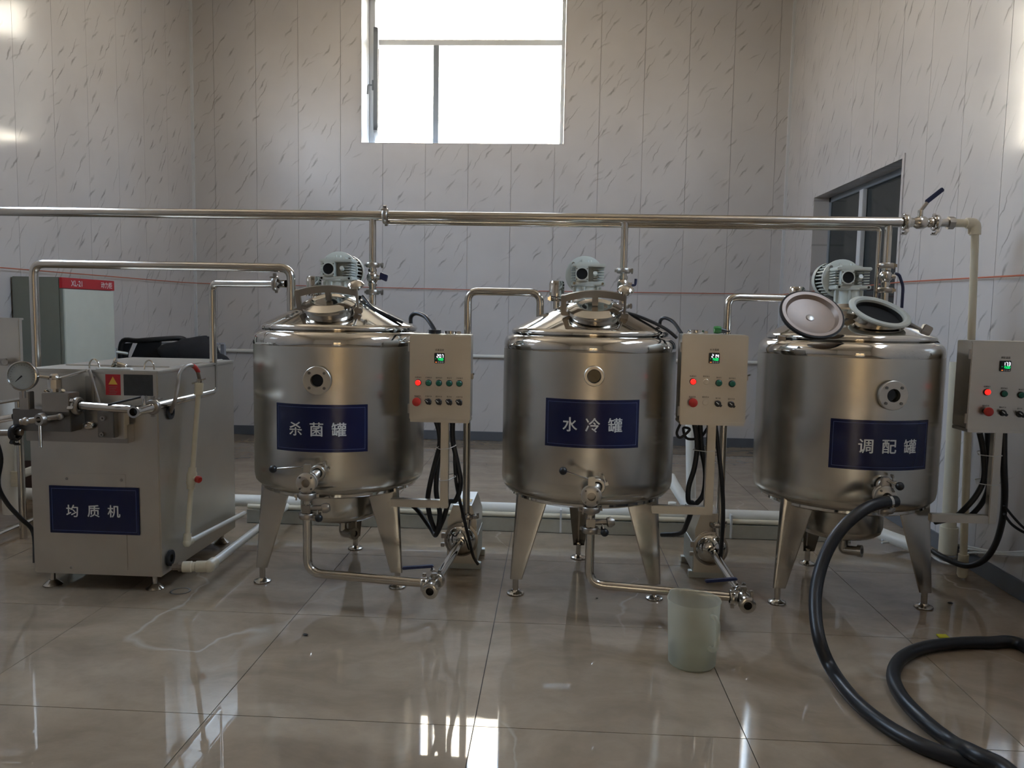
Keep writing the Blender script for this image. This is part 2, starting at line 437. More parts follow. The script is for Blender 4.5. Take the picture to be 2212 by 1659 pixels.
tag(MB().box(XL - .2, XR + .2, YF - .2, YB + .2, ZC, ZC + .12).build('ceiling', 'ceiling_paint'), kind='structure')
fl = MB().box(XL - .2, XR + .2, YF - .2, YB + .2, -.16, -.003).build('floor', 'grout'); tag(fl, kind='structure')
T_ = .9; gx, gy = -.24, 2.525
i0 = math.floor((XL - gx) / T_); i1 = math.ceil((XR - gx) / T_); j0 = math.floor((YF - gy) / T_); j1 = math.ceil((YB - gy) / T_)
for i in range(i0, i1):
    for j in range(j0, j1):
        x0, x1, y0, y1 = max(XL, gx + i * T_), min(XR, gx + (i + 1) * T_), max(YF, gy + j * T_), min(YB, gy + (j + 1) * T_)
        MB().box(x0 + .0016, x1 - .0016, y0 + .0016, y1 - .0016, -.012, 0).build('tile', 'floor_tile', fl)
for nm, a in (('baseboard_back', (XL, XR, YB - .014, YB)), ('baseboard_left', (XL, XL + .014, YF, YB - .014)), ('baseboard_right', (XR - .014, XR, YF, YB - .014))):
    tag(MB().box(*a, .0005, .098, .003).build(nm, 'baseboard_grey'), kind='structure')
m = MB()                                   # corner and window trims
tag(MB().box(XL, XL + .025, YB - .025, YB, .1, ZC).build('trim_1', 'frame_white'), kind='structure')
tag(MB().box(XR - .025, XR, YB - .025, YB, .1, ZC).build('trim_2', 'frame_white'), kind='structure')

# window in the far wall -------------------------------------------------
x0, x1, z0, z1 = W1; yo = YB + .34
win = bpy.data.objects.new('window_1', None); COL.objects.link(win); win.location = ((x0 + x1) / 2, yo, z0); LOC['window_1'] = win.location.copy(); tag(win, kind='structure')
m = MB()
for a in ((x0 - .0, x0 + .004, z0, z1), (x1 - .004, x1, z0, z1), (x0, x1, z0, z0 + .004), (x0, x1, z1 - .004, z1)): m.box(a[0], a[1], YB - .006, YB + .42, a[2], a[3])
m.build('reveal_lining', 'frame_white', win)
m = MB()
t = .045; zt = 4.265; xm = -1.345
for a in ((x0 + .005, x0 + .068, z0 + .005, z1 - .005), (x1 - t, x1 - .005, z0 + .005, z1 - .005), (x0 + .005, x1 - .005, z0 + .005, z0 + .035), (x0 + .005, x1 - .005, z1 - t, z1 - .005)):
    m.box(a[0], a[1], yo, yo + .06, a[2], a[3], .003)
m.build('window_frame', 'frame_white', win)
MB().box(x0 + .05, x1 - .045, yo - .004, yo + .06, zt - .03, zt + .03, .004).build('transom', 'frame_white', win)
MB().box(xm - .03, xm + .03, yo - .004, yo + .06, z0 + .035, zt - .03, .004).build('mullion', 'frame_grey', win)
MB().box(x0 + .068, x1 - .045, yo + .028, yo + .034, zt + .03, z1 - t).build('pane', 'clear_glass', win)
MB().box(xm + .03, x1 - .045, yo + .028, yo + .034, z0 + .035, zt - .03).build('pane', 'clear_glass', win)
# casement opened into the room, almost edge on
ha = Vector((-1.99, yo - .005, 0)); hb = Vector((-1.872, yo - .585, 0)); dr = (hb - ha).normalized(); nr = Vector((-dr.y, dr.x, 0))
sash = MB()
for (s0, s1, za, zb) in ((0, .055, z0 + .08, zt - .04), (.535, .59, z0 + .08, zt - .04), (0, .59, z0 + .08, z0 + .13), (0, .59, zt - .09, zt - .04)):
    sash.obox(ha + dr * (s0 + s1) / 2 + Vector((0, 0, (za + zb) / 2)), dr * ((s1 - s0) / 2), nr * .022, Vector((0, 0, (zb - za) / 2)), .003)
sh = sash.build('casement_sash', 'frame_grey', win)
MB().obox(ha + dr * .295 + Vector((0, 0, (z0 + zt) / 2)), dr * .24, nr * .003, Vector((0, 0, (zt - z0) / 2 - .09))).build('pane', 'clear_glass', sh)
pz = Vector((0, 0, 3.62)); hd = MB(); pz.z = 3.66; hd.obox(ha + dr * .56 - nr * .03 + pz, dr * .012, nr * .008, Vector((0, 0, .05)), .003); hd.tube([ha + dr * .56 - nr * .03 + pz, ha + dr * .56 - nr * .075 + pz, ha + dr * .56 - nr * .08 + pz - Vector((0, 0, .09))], .009, 8, .015)
hd.build('handle', 'frame_grey', sh)

# sunlit slope outside the far window
m = MB(); nx, ny = 28, 12; vs = []
for j in range(ny + 1):
    for i in range(nx + 1):
        x = -26 + 52 * i / nx; q = j / ny; yy = 15 + 13 * q + math.sin(i * .9) * .5
        vs.append((x, yy, -1.5 + q * 15.2 + q * (math.sin(i * .55 + 1) * 1.0 - x * .09) + random.uniform(-.25, .25)))
m.add(vs, [(j * (nx + 1) + i, j * (nx + 1) + i + 1, (j + 1) * (nx + 1) + i + 1, (j + 1) * (nx + 1) + i) for j in range(ny) for i in range(nx)])
tag(m.build('hillside', 'dry_earth'), 'pale dry hillside lit by the sun outside the far window', 'hill', kind='structure')

# window in the right wall -------------------------------------------------
y0, y1, z0, z1 = W2; xo = XR + .13
win = bpy.data.objects.new('window_2', None); COL.objects.link(win); win.location = (xo, (y0 + y1) / 2, z0); LOC['window_2'] = win.location.copy(); tag(win, kind='structure')
m = MB()
for a in ((y0 - .028, y0 + .004, z0 - .028, z1 + .028), (y1 - .004, y1 + .028, z0 - .028, z1 + .028)): m.box(XR - .008, XR + .17, *a)
m.box(XR - .008, XR + .17, y0, y1, z1 - .004, z1 + .028); m.box(XR - .008, XR + .17, y0, y1, z0 - .028, z0 + .004)
m.build('reveal_lining', 'wall_panel_right', win)
m = MB()
for a in ((y0 + .004, y0 + .05, z0 + .004, z1 - .004), (y1 - .05, y1 - .004, z0 + .004, z1 - .004), (y0, y1, z1 - .05, z1 - .004), (y0, y1, z0 + .004, z0 + .05)): m.box(xo, xo + .05, *a, .003)
m.build('window_frame', 'frame_grey', win)
MB().box(xo - .015, xo + .02, 6.66, 6.74, z0 + .05, z1 - .05, .003).build('sliding_stile', 'frame_white', win)
MB().box(xo + .022, xo + .03, y0 + .05, 6.70, z0 + .05, z1 - .05).build('pane', 'window_glass_dark', win)
MB().box(xo + .008, xo + .016, 6.72, y1 - .05, z0 + .05, z1 - .05).build('pane', 'window_glass_dark', win)
MB().box(xo + .03, xo + .05, y0 + .05, 6.70, 1.50, 1.535).build('meeting_rail', 'frame_grey', win)

# unseen door and high windows, added for the light they let in ------------------------------------------
x0, x1, z0, z1 = DOORF
d = bpy.data.objects.new('added_door_1', None); COL.objects.link(d); d.location = ((x0 + x1) / 2, YF, 0); LOC['added_door_1'] = d.location.copy(); tag(d, kind='structure')
m = MB()
for a in ((x0, x0 + .06, 0, z1), (x1 - .06, x1, 0, z1), (x0, x1, z1 - .06, z1)): m.box(a[0], a[1], YF - .12, YF + .02, a[2], a[3])
m.build('door_frame', 'frame_grey', d)
for k_ in range(2):
    a0_, a1_ = x0 + .065 + k_ * .74, x0 + .795 + k_ * .74; lf = MB()
    for q in ((a0_, a0_ + .09, .01, z1 - .07), (a1_ - .09, a1_, .01, z1 - .07), (a0_, a1_, .01, .22), (a0_, a1_, z1 - .17, z1 - .07), (a0_, a1_, .95, 1.05)): lf.box(q[0], q[1], YF - .06, YF - .02, q[2], q[3])
    lo = lf.build('door_leaf', 'bg_door', d)
    for q in ((.22, .95), (1.05, z1 - .17)): MB().box(a0_ + .09, a1_ - .09, YF - .043, YF - .037, *q).build('pane', 'tinted_glass', lo)
def added_window(n, axis, at, q):
    d = bpy.data.objects.new('window_%d' % n, None); COL.objects.link(d); u, z0, z1 = (q[0] + q[1]) / 2, q[2], q[3]
    d.location = (u, at, z0) if axis == 'y' else (at, u, z0); LOC[d.name] = d.location.copy(); tag(d, kind='structure'); m = MB()
    for a in ((q[0], q[0] + .05, z0, z1), (q[1] - .05, q[1], z0, z1), (q[0], q[1], z0, z0 + .05), (q[0], q[1], z1 - .05, z1), (q[0], q[1], 4.00, 4.05), (u - .03, u + .03, z0, 4.00)):
        if axis == 'y': m.box(a[0], a[1], at - .03, at + .03, a[2], a[3])
        else: m.box(at - .03, at + .03, a[0], a[1], a[2], a[3])
    m.build('window_frame', 'frame_white', d)
for i_, q in enumerate(WFS): added_window(3 + i_, 'y', YF - .1, q)
added_window(4, 'x', XL - .1, WLS[0]); added_window(5, 'x', XR + .1, WRS[0])

# ------------------------------------------------------------------ shared fittings
def clamp(m, p, axis, r, wing=None):
    """sanitary clamp: two ferrule rims in a band, hinge lug and wing nut"""
    p = Vector(p); a = Vector(axis).normalized()
    m.lathe([(r * .9, -.013), (r * 1.25, -.013), (r * 1.38, -.008), (r * 1.38, .008), (r * 1.25, .013), (r * .9, .013)], p, a, 20)
    w = Vector(wing) if wing else a.orthogonal(); w = (w - a * w.dot(a)).normalized(); s = a.cross(w)
    q = p + w * r * 1.5
    m.obox(q, a * .008, w * .012, s * .007)
    m.obox(p - w * r * 1.45, a * .007, w * .008, s * .007)
    m.cyl(q, q + s * .032, .0035, n=8)
    m.obox(q + s * .034, a * .013, s * .006, w * .003, .001)
    return m
def ball_body(m, a, b, r):
    """ball valve body between two points"""
    a, b = Vector(a), Vector(b); d = (b - a); L = d.length; d.normalize()
    m.lathe([(r * .9, 0), (r * 1.15, 0), (r * 1.15, L * .16), (r * 1.0, L * .2), (r * 1.5, L * .36), (r * 1.55, L * .5), (r * 1.5, L * .64), (r * 1.0, L * .8), (r * 1.15, L * .84), (r * 1.15, L), (r * .9, L)], a, d, 20)
    return m

# ------------------------------------------------------------------ three steel tanks
RT = .43
def rot2(v, a): return Vector((v[0] * math.cos(a) - v[1] * math.sin(a), v[0] * math.sin(a) + v[1] * math.cos(a), 0))
def tank(c, legs, label, chars, sign, glass, valve, pot, man, lid_open, lever, top_off, ch_off=0):
    cx, cy = c; o = Vector((cx, cy, 0))
    t = thing('steel_tank', label, 'tank', o)
    # shell
    MB().lathe([(0, .478), (.20, .48), (.36, .492), (.405, .506), (.424, .528), (RT, .556), (RT, .60), (RT, .9), (RT, 1.205)], o, n=72).build('body', 'brushed_steel', t)
    MB().lathe([(RT, 1.205), (RT + .0006, 1.206), (RT + .0006, 1.228), (.427, 1.246), (.418, 1.262), (.404, 1.272), (.392, 1.276), (.388, 1.280), (.384, 1.282)], o, n=72).build('shoulder', 'polished_steel', t)
    MB().lathe([(.384, 1.279), (.392, 1.283), (.393, 1.292), (.388, 1.301), (.374, 1.309), (.30, 1.346), (.20, 1.394), (.115, 1.434), (.112, 1.452), (0, 1.452)], o, n=72).build('conical_top', 'polished_steel', t)
    MB().lathe([(.0, .4785), (.375, .4785), (.392, .488), (.392, .500), (.38, .506)], o, n=48).build('bottom_rim', 'polished_steel', t)
    if pot:
        MB().lathe([(.205, .485), (.205, .345), (.198, .322), (.176, .306), (0, .300)], o, n=48).build('heater_pot', 'brushed_steel', t)
        q = o + Vector((.02, -.02, 0)); m = MB()
        m.cyl(q + Vector((0, 0, .31)), q + Vector((0, 0, .235)), .024); clamp(m, q + Vector((0, 0, .285)), (0, 0, 1), .03, (1, -.4, 0))
        m.tube([q + Vector((0, 0, .25)), q + Vector((0, 0, .215)), q + Vector((.07, -.05, .225))], .024, 14, .03); m.lathe([(.015, 0), (.031, 0), (.031, -.02), (.022, -.02)], q + Vector((.075, -.054, .226)), (.8, -.57, .1), 16)
        m.build('bottom_outlet', 'pipe_steel', t)
    # legs
    for lx, ly in legs:
        p = Vector((lx, ly, 0)); ra = (p - o).normalized(); ta = Vector((-ra.y, ra.x, 0)); m = MB()
        def sect(z, rr, w):
            b = o + ra * rr + Vector((0, 0, z)); q = w * .95
            return [b + ta * w * .66 - ra * q, b + ta * w * .17 - ra * w * .10, b + ta * w * .07 - ra * w * .01, b - ta * w * .07 - ra * w * .01, b - ta * w * .17 - ra * w * .10, b - ta * w * .66 - ra * q]
        rl = (p - o).length
        A = sect(.52, rl - .002, .135); B = sect(.078, rl + .030, .046); n = len(A)
        A2 = [v - ra * .006 for v in A]; B2 = [v - ra * .006 for v in B]
        m.add(A + B, [(i, i + 1, n + i + 1, n + i) for i in range(n - 1)]); m.add(A2 + B2, [(i, i + 1, n + i + 1, n + i) for i in range(n - 1)])
        m.add(B + B2, [(i, i + 1, n + i + 1, n + i) for i in range(n - 1)]); m.add([B[0], B[5], p - ra * .02 + Vector((0, 0, .078))] + B[1:5], [(0, 3, 4, 5, 6, 1, 2)])
        for e in (0, n - 1): m.add([A[e], B[e], B2[e], A2[e]], [(0, 1, 2, 3)])
        lg = m.build('leg', 'pipe_steel', t, 30)
        f = MB(); f.cyl(p + Vector((0, 0, .012)), p + Vector((0, 0, .085)), .0145, n=16)
        f.lathe([(0, 0.0004), (.040, 0.0004), (.043, .003), (.041, .008), (.024, .014), (.018, .022), (0, .022)], p, n=24); f.build('foot', 'pipe_steel', lg)
    # blue sign
    a0, a1, s0, s1 = sign
    sg = MB().curved(c, RT + .0008, RT + .0030, a0, a1, s0, s1, 20).build('name_plate', 'sign_blue', t); tag(sg, 'blue name plate with white characters')
    m = MB(); r0, r1 = RT + .0031, RT + .0035; da = math.degrees(.012 / RT)
    for q in ((a0 + da, a1 - da, s0 + .012, s0 + .0145), (a0 + da, a1 - da, s1 - .0145, s1 - .012), (a0 + da, a0 + da + .3, s0 + .012, s1 - .012), (a1 - da - .3, a1 - da, s0 + .012, s1 - .012)): m.curved(c, r0, r1, *q, 20)
    m.build('border_line', 'sign_line', sg)
    am = R_((a0 + a1) / 2); zm = (s0 + s1) / 2 - .004; rr = RT + .0036
    for i, ch in enumerate(chars):
        du = (i - 1) * .103 + ch_off
        char_mb(ch, .070, lambda u, v, e: Vector((cx + (rr + e) * math.cos(am + (u + du) / RT), cy + (rr + e) * math.sin(am + (u + du) / RT), zm + v))).build('character', 'sign_white', sg, 80)
    # sight glass
    ga, gz, big = glass; d = Vector((math.cos(R_(ga)), math.sin(R_(ga)), 0)); gp = o + d * (RT - .004) + Vector((0, 0, gz))
    if big:
        m = MB().lathe([(.056, -.01), (.056, .016), (.066, .018), (.066, .032), (.064, .034), (.030, .034), (.030, .006), (0, .006)], gp, d, 36); sgp = m.build('sight_glass', 'sheet_steel', t)
        MB().lathe([(.0295, .012), (0, .012)], gp, d, 24).build('glass', 'glass_dark', sgp)
        ta = Vector((-d.y, d.x, 0))
        for k_ in range(4):
            an = R_(45 + 90 * k_); q = gp + d * .034 + (ta * math.cos(an) + Vector((0, 0, 1)) * math.sin(an)) * .049
            MB().cyl(q, q + d * .005, .007, n=6).build('bolt', 'dark_steel', sgp)
    else:
        m = MB().lathe([(.042, -.01), (.042, .014), (.046, .017), (.046, .026), (.043, .029), (.032, .029), (.029, .024), (.029, .006), (0, .006)], gp, d, 36); sgp = m.build('sight_glass', 'sheet_steel', t)
        MB().lathe([(.029, .014), (0, .014)], gp, d, 24).build('glass', 'glass_dark', sgp)
    # drain valve
    vxp, vyp, vz = valve; m = MB(); v = Vector((vxp, vyp, vz)); ys = cy - math.sqrt(RT ** 2 - (vxp - cx) ** 2) + .004
    e0 = Vector((vxp + .028, ys, vz + .03))
    m.tube([e0, e0 + Vector((0, -.035, 0)), v + Vector((0, .03, 0))], .022, 16, .02)
    clamp(m, e0 + Vector((0, -.03, 0)), (0, -1, 0), .027, (1, 0, .3))
    m.lathe([(.0, .03), (.036, .03), (.045, .024), (.045, .008), (.040, .004), (.040, -.006), (.046, -.008), (.046, -.020), (.040, -.024), (.019, -.026), (.019, .0), (0, .0)], v, (0, 1, 0), 28)
    m.box(vxp - .016, vxp + .016, vyp - .01, vyp + .016, vz + .03, vz + .082, .003)
    dv = m.build('drain_valve', 'sheet_steel', t)
    for k_ in range(4):
        an = R_(45 + 90 * k_); q = v + Vector((math.cos(an) * .037, -.024, math.sin(an) * .037)); MB().cyl(q, q + Vector((0, -.006, 0)), .005, n=6).build('bolt', 'dark_steel', dv)
    MB().lathe([(.0185, -.004), (0, -.004)], v, (0, 1, 0), 20).build('ball', 'cast_steel', dv)
    l0 = Vector((vxp - .006, vyp, vz + .07)); l1 = v + Vector(lever)
    MB().tube([l0, l1], .0045, 8).build('lever', 'pipe_steel', dv); MB().sphere(l1, .0185, 16).build('knob', 'plastic_black', dv)
    m = MB(); clamp(m, v + Vector((0, 0, -.062)), (0, 0, 1), .03, (-1, -.2, 0)); m.cyl(v + Vector((0, 0, -.03)), v + Vector((0, 0, -.085)), .022)
    m.build('outlet_clamp', 'cast_steel', dv)
    # manhole neck and lid on the front of the cone
    mx_, my_, mz = man; mp = Vector((mx_, my_, mz)); nrm = Vector((-.02, -.40, 1)).normalized() if not lid_open else Vector((.17, -.55, 1)).normalized()
    hN = .115; rN = .116 if not lid_open else .112
    MB().lathe([(rN - .004, -hN), (rN, -hN), (rN, -.012), (rN + .012, -.006), (rN + .012, .004), (rN - .006, .004), (rN - .006, -hN)], mp, nrm, 48).build('manhole_neck', 'pipe_steel', t)
    side = Vector((1, 0, 0)); side = (side - nrm * side.dot(nrm)).normalized(); fw = nrm.cross(side)
    if not lid_open:
        MB().lathe([(rN + .014, .005), (rN + .015, .012), (rN + .004, .016), (rN - .022, .028), (rN - .034, .030), (rN - .045, .022), (.055, .022), (0, .023)], mp, nrm, 48).build('manhole_lid', 'polished_steel', t)
        m = MB(); L = rN + .028                      # clamp yoke over the lid
        pts = [mp + side * (L * q) + nrm * (.085 - .022 * q * q) + fw * .0 for q in [x / 6 - 1 for x in range(13)]]
        for p_, q_ in zip(pts, pts[1:]):
            mid = (p_ + q_) / 2; dd = (q_ - p_); m.obox(mid, dd * .54, fw * .006, nrm * .017)
        m.obox(mp + nrm * .06 + fw * .008, side * .014, fw * .012, nrm * .034, .003)
        m.obox(mp - side * (L + .004) + nrm * .03, side * .012, fw * .012, nrm * .05, .003); m.obox(mp - side * (L - .012) - nrm * .012, side * .022, fw * .010, nrm * .010, .002)
        m.build('lid_yoke', 'cast_steel', t)
        m = MB(); e = mp + side * (L - .004); m.cyl(e - nrm * .022, e + nrm * .085, .007, n=10); m.obox(e - nrm * .026, side * .018, fw * .012, nrm * .014, .003)
        m.build('eye_bolt', 'cast_steel', t)
        MB().lathe([(0, .080), (.017, .080), (.022, .092), (.040, .098), (.041, .106), (.030, .120), (.012, .126), (0, .127)], e, nrm, 20).build('hand_wheel', 'polished_steel', t)
    else:
        MB().lathe([(.110, .002), (.130, .000), (.140, .006), (.142, .012), (.138, .018), (.120, .021), (.110, .014)], mp, nrm, 48, closed=True).build('rim_seal', 'seal_grey', t)
        MB().lathe([(rN - .0065, .001), (rN - .0065, -.016), (0, -.017)], mp, nrm, 40).build('neck_shade', 'hollow_shade', t)  # black lining paints the darkness inside the open manhole
        lc = Vector(lid_open); ln = Vector((.06, -.72, .66)).normalized(); 
        ld = MB().lathe([(.140, -.014), (.143, .0), (.136, .006), (.120, .004), (.108, -.014), (.060, -.024), (0, -.026)], lc, ln, 48); ld.lathe([(.140, -.014), (.118, -.026), (0, -.034)], lc, ln, 48)
        ldo = ld.build('manhole_lid', 'lid_inner', t); tag(ldo, 'open manhole lid leaning back, brownish dull inner face')
        MB().lathe([(.141, -.016), (.1455, -.010), (.1455, .003), (.138, .006)], lc, ln, 48).build('lid_gasket', 'rubber_black', ldo)
        MB().lathe([(.020, -.027), (.018, -.0225), (.006, -.019), (0, -.0195)], lc, ln, 20).build('lid_boss', 'cast_steel', ldo)
        MB().obox(lc + Vector((.155, .10, .0)), (.035, .0, .006), (0, .008, 0), (0, 0, .012), .002).build('hinge_arm', 'cast_steel', t); MB().obox(mp - side * (rN + .01) - nrm * .03, side * .03, fw * .01, nrm * .012, .002).build('hinge_lug', 'cast_steel', t)
        m = MB(); m.obox(lc + Vector((-.12, .045, -.115)), (.018, 0, -.004), (0, .012, 0), (0, 0, .010), .002)
        m.build('lid_hinge', 'cast_steel', t)
        m = MB(); e = mp + side * (rN + .014) - nrm * .012; e2 = e + side * .12 - nrm * .045
        m.obox(e, side * .014, fw * .014, nrm * .014, .003); m.cyl(e, e2, .008, n=10); m.obox(e2 + Vector((.005, 0, .01)), (.010, 0, .02), (0, .016, 0), (-.02, 0, .01), .004); m.sphere(e2 + Vector((.0, 0, -.02)), .022, 12, (1.2, .8, .8))
        m.build('swing_bolt', 'cast_steel', t)
    # agitator drive: pedestal, worm gearbox, flange, motor
    gx_, gy_, gz_ = top_off; g = Vector((gx_, gy_, gz_))
    m = MB(); m.lathe([(.085, -.142), (.085, -.130), (.062, -.126), (.058, -.062), (.066, -.058), (.066, -.05)], g, n=28)
    m.lathe([(.085, -.142), (.10, -.146), (.10, -.158), (0, -.158)], g, n=28)
    for k_ in range(6):
        an = R_(60 * k_ + 15); m.obox(g + Vector((math.cos(an) * .063, math.sin(an) * .063, -.094)), rot2((.010, 0), an), rot2((0, .004), an), (0, 0, .032))
    m.build('drive_pedestal', 'grey_paint', t)
    m = MB(); m.box(gx_ - .078, gx_ + .088, gy_ - .060, gy_ + .060, gz_ + .034, gz_ + .052, .004); m.box(gx_ - .078, gx_ + .088, gy_ - .060, gy_ + .060, gz_ - .056, gz_ - .036, .004)
    m.box(gx_ - .060, gx_ + .050, gy_ + .002, gy_ + .050, gz_ - .040, gz_ + .040, .004); m.box(gx_ - .060, gx_ + .002, gy_ - .066, gy_ - .02, gz_ - .037, gz_ + .037, .004)
    for k_ in range(5):
        zz = gz_ - .026 + .013 * k_; m.box(gx_ + .055, gx_ + .082, gy_ - .045, gy_ + .045, zz - .0025, zz + .0025); m.box(gx_ + .030, gx_ + .055, gy_ - .030, gy_ + .01, zz - .0025, zz + .0025); m.box(gx_ - .080, gx_ - .055, gy_ - .035, gy_ + .045, zz - .0025, zz + .0025)
    m.box(gx_ - .05, gx_ + .05, gy_ - .035, gy_ + .035, gz_ + .05, gz_ + .060, .003); m.cyl(g + Vector((.012, 0, .06)), g + Vector((.012, 0, .072)), .009, n=6)
    m.cyl(g + Vector((.036, -.045, 0)), g + Vector((.036, -.058, .006)), .011, n=10)
    gb = m.build('gearbox', 'grey_paint', t)
    bc = Vector((gx_ - .029, gy_ - .0665, gz_)); MB().lathe([(.0275, .003), (.0275, -.006), (.0315, -.006), (.0315, .003)], bc, (0, 1, 0), 28).build('bore_rim', 'grey_paint', gb); MB().lathe([(.0276, -.002), (0, -.002)], bc, (0, 1, 0), 28).build('bore_shade', 'hollow_shade', gb)  # black disc paints the bore's inner shade; no hole is cut
    for k_ in range(4):
        an = R_(45 + 90 * k_); q = bc + Vector((math.cos(an) * .0365, 0, math.sin(an) * .0365)); MB().cyl(q, q + Vector((0, -.003, 0)), .0035, n=6).build('screw', 'dark_steel', gb)
    for sx_ in (-.066, .074): MB().cyl((gx_ + sx_, gy_ - .061, gz_ - .046), (gx_ + sx_, gy_ - .058, gz_ - .046), .006, n=8).build('bolt_hole_shade', 'glass_dark', gb)  # black discs painted for the shade in the bolt holes
    mc = g + Vector((-.012, .062, 0))
    fo = MB().lathe([(0, 0), (.085, 0), (.097, .004), (.097, .016), (.092, .018), (0, .018)], mc, (0, 1, 0), 40).build('motor_flange', 'grey_paint', t)
    for k_ in range(4):
        an = R_(45 + 90 * k_); q = mc + Vector((math.cos(an) * .082, 0, math.sin(an) * .082)); MB().cyl(q + Vector((0, .002, 0)), q + Vector((0, -.007, 0)), .008, n=6).build('flange_bolt', 'dark_steel', fo)
    for k_ in range(3):
        an = R_(90 + 40 * (k_ - 1) + 10 * k_); q = mc + Vector((math.cos(an) * .066, -.004, math.sin(an) * .066)); MB().obox(q, Vector((math.cos(an), 0, math.sin(an))) * .014, (0, .006, 0), Vector((-math.sin(an), 0, math.cos(an))) * .003).build('rib', 'grey_paint', fo)
    m = MB().lathe([(.072, .018), (.072, .17)], mc, (0, 1, 0), 32)
    mo = m.build('motor', 'plastic_black', t)
    m = MB()
    for k_ in range(28):
        an = 2 * math.pi * k_ / 28; rd = Vector((math.cos(an), 0, math.sin(an))); m.obox(mc + rd * .079 + Vector((0, .085, 0)), rd * .008, (0, .060, 0), Vector((-rd.z, 0, rd.x)) * .0028)
    tag(m.build('cooling_fin', 'grey_paint', mo), kind='stuff')
    MB().lathe([(.090, .150), (.090, .195), (.082, .21), (.04, .214), (0, .214)], mc, (0, 1, 0), 32).build('fan_cover', 'grey_paint', mo)
    return t

TA, TB, TC = (-1.101, 4.034), (.177, 4.005), (1.462, 4.025)
tankA = tank(TA, [(-1.449, 3.834), (-.758, 3.828), (-1.125, 4.435)], 'stainless steel tank with blue 杀菌罐 sign, next to the boxy machine', '杀菌罐',
     (-118, -58, .713, .937), (-88.3, 1.052, True), (-1.112, 3.505, .592), True, (-1.092, 3.80, 1.399), None, (-.155, -.01, .058), (-1.115, 4.03, 1.583), -.012)
tankB = tank(TB, [(-.164, 3.795), (.516, 3.795), (.163, 4.404)], 'stainless steel tank with blue 水冷罐 sign and small plain sight glass', '水冷罐',
     (-119, -59.7, .772, .993), (-89.4, 1.102, False), (.180, 3.49, .573), False, (.188, 3.78, 1.396), None, (-.128, -.01, .110), (.157, 4.005, 1.576))
tankC = tank(TC, [(1.108, 3.80), (1.808, 3.811), (1.450, 4.438)], 'stainless steel tank with blue 调配罐 sign and open manhole lid', '调配罐',
     (-117.6, -55.7, .703, .929), (-84.8, 1.045, True), (1.462, 3.50, .610), True, (1.510, 3.80, 1.405), (1.172, 3.70, 1.398), (.045, -.04, .052), (1.448, 4.03, 1.580), .022)
# steel breather domes standing on the tank tops
def breather(t, x, y, zb, zt_, tilt=False):
    m = MB(); m.cyl((x, y, zb), (x, y, zt_ - .05), .016); m.lathe([(.02, -.085), (.038, -.085), (.040, -.018), (.034, -.005), (0, 0)], (x, y, zt_), n=24); clamp(m, (x, y, zt_ - .095), (0, 0, 1), .022, (-1, 0, 0))
    m.build('breather_cap', 'polished_steel', t)
p = PY(678, 595, 4.12); breather(tankA, p.x, p.y, 1.36, p.z)
p = PY(1203, 605, 4.1); breather(tankB, p.x, p.y, 1.36, p.z)
p = PY(1722, 618, 4.2); breather(tankC, p.x, p.y, 1.36, p.z)

# ------------------------------------------------------------------ control boxes
SEG = {'0': 'abcdef', '1': 'bc', '2': 'abged', '3': 'abgcd', '4': 'fgbc', '5': 'afgcd', '7': 'abc', '-': 'g', '8': 'abcdefg'}
def digits(m, s, x, y, z, h):
    """seven segment figures, right aligned at x"""
    w = h * .5; t = h * .10
    for ch in reversed(s):
        if ch == '.': m.box(x - .0008 + w * .15, x + .0008 + w * .15, y - .0004, y, z - h / 2 - t, z - h / 2 + t); continue
        for q in SEG[ch]:
            if q in 'adg':
                zz = z + {'a': h / 2, 'd': -h / 2, 'g': 0}[q]; m.box(x - w + t, x - t, y - .0004, y, zz - t, zz + t)
            else:
                xx = x if q in 'bc' else x - w; z0_, z1_ = (z, z + h / 2) if q in 'bf' else (z - h / 2, z); m.box(xx - t, xx + t, y - .0004, y, z0_ + t * .5, z1_ - t * .5)
        x -= w * 1.55
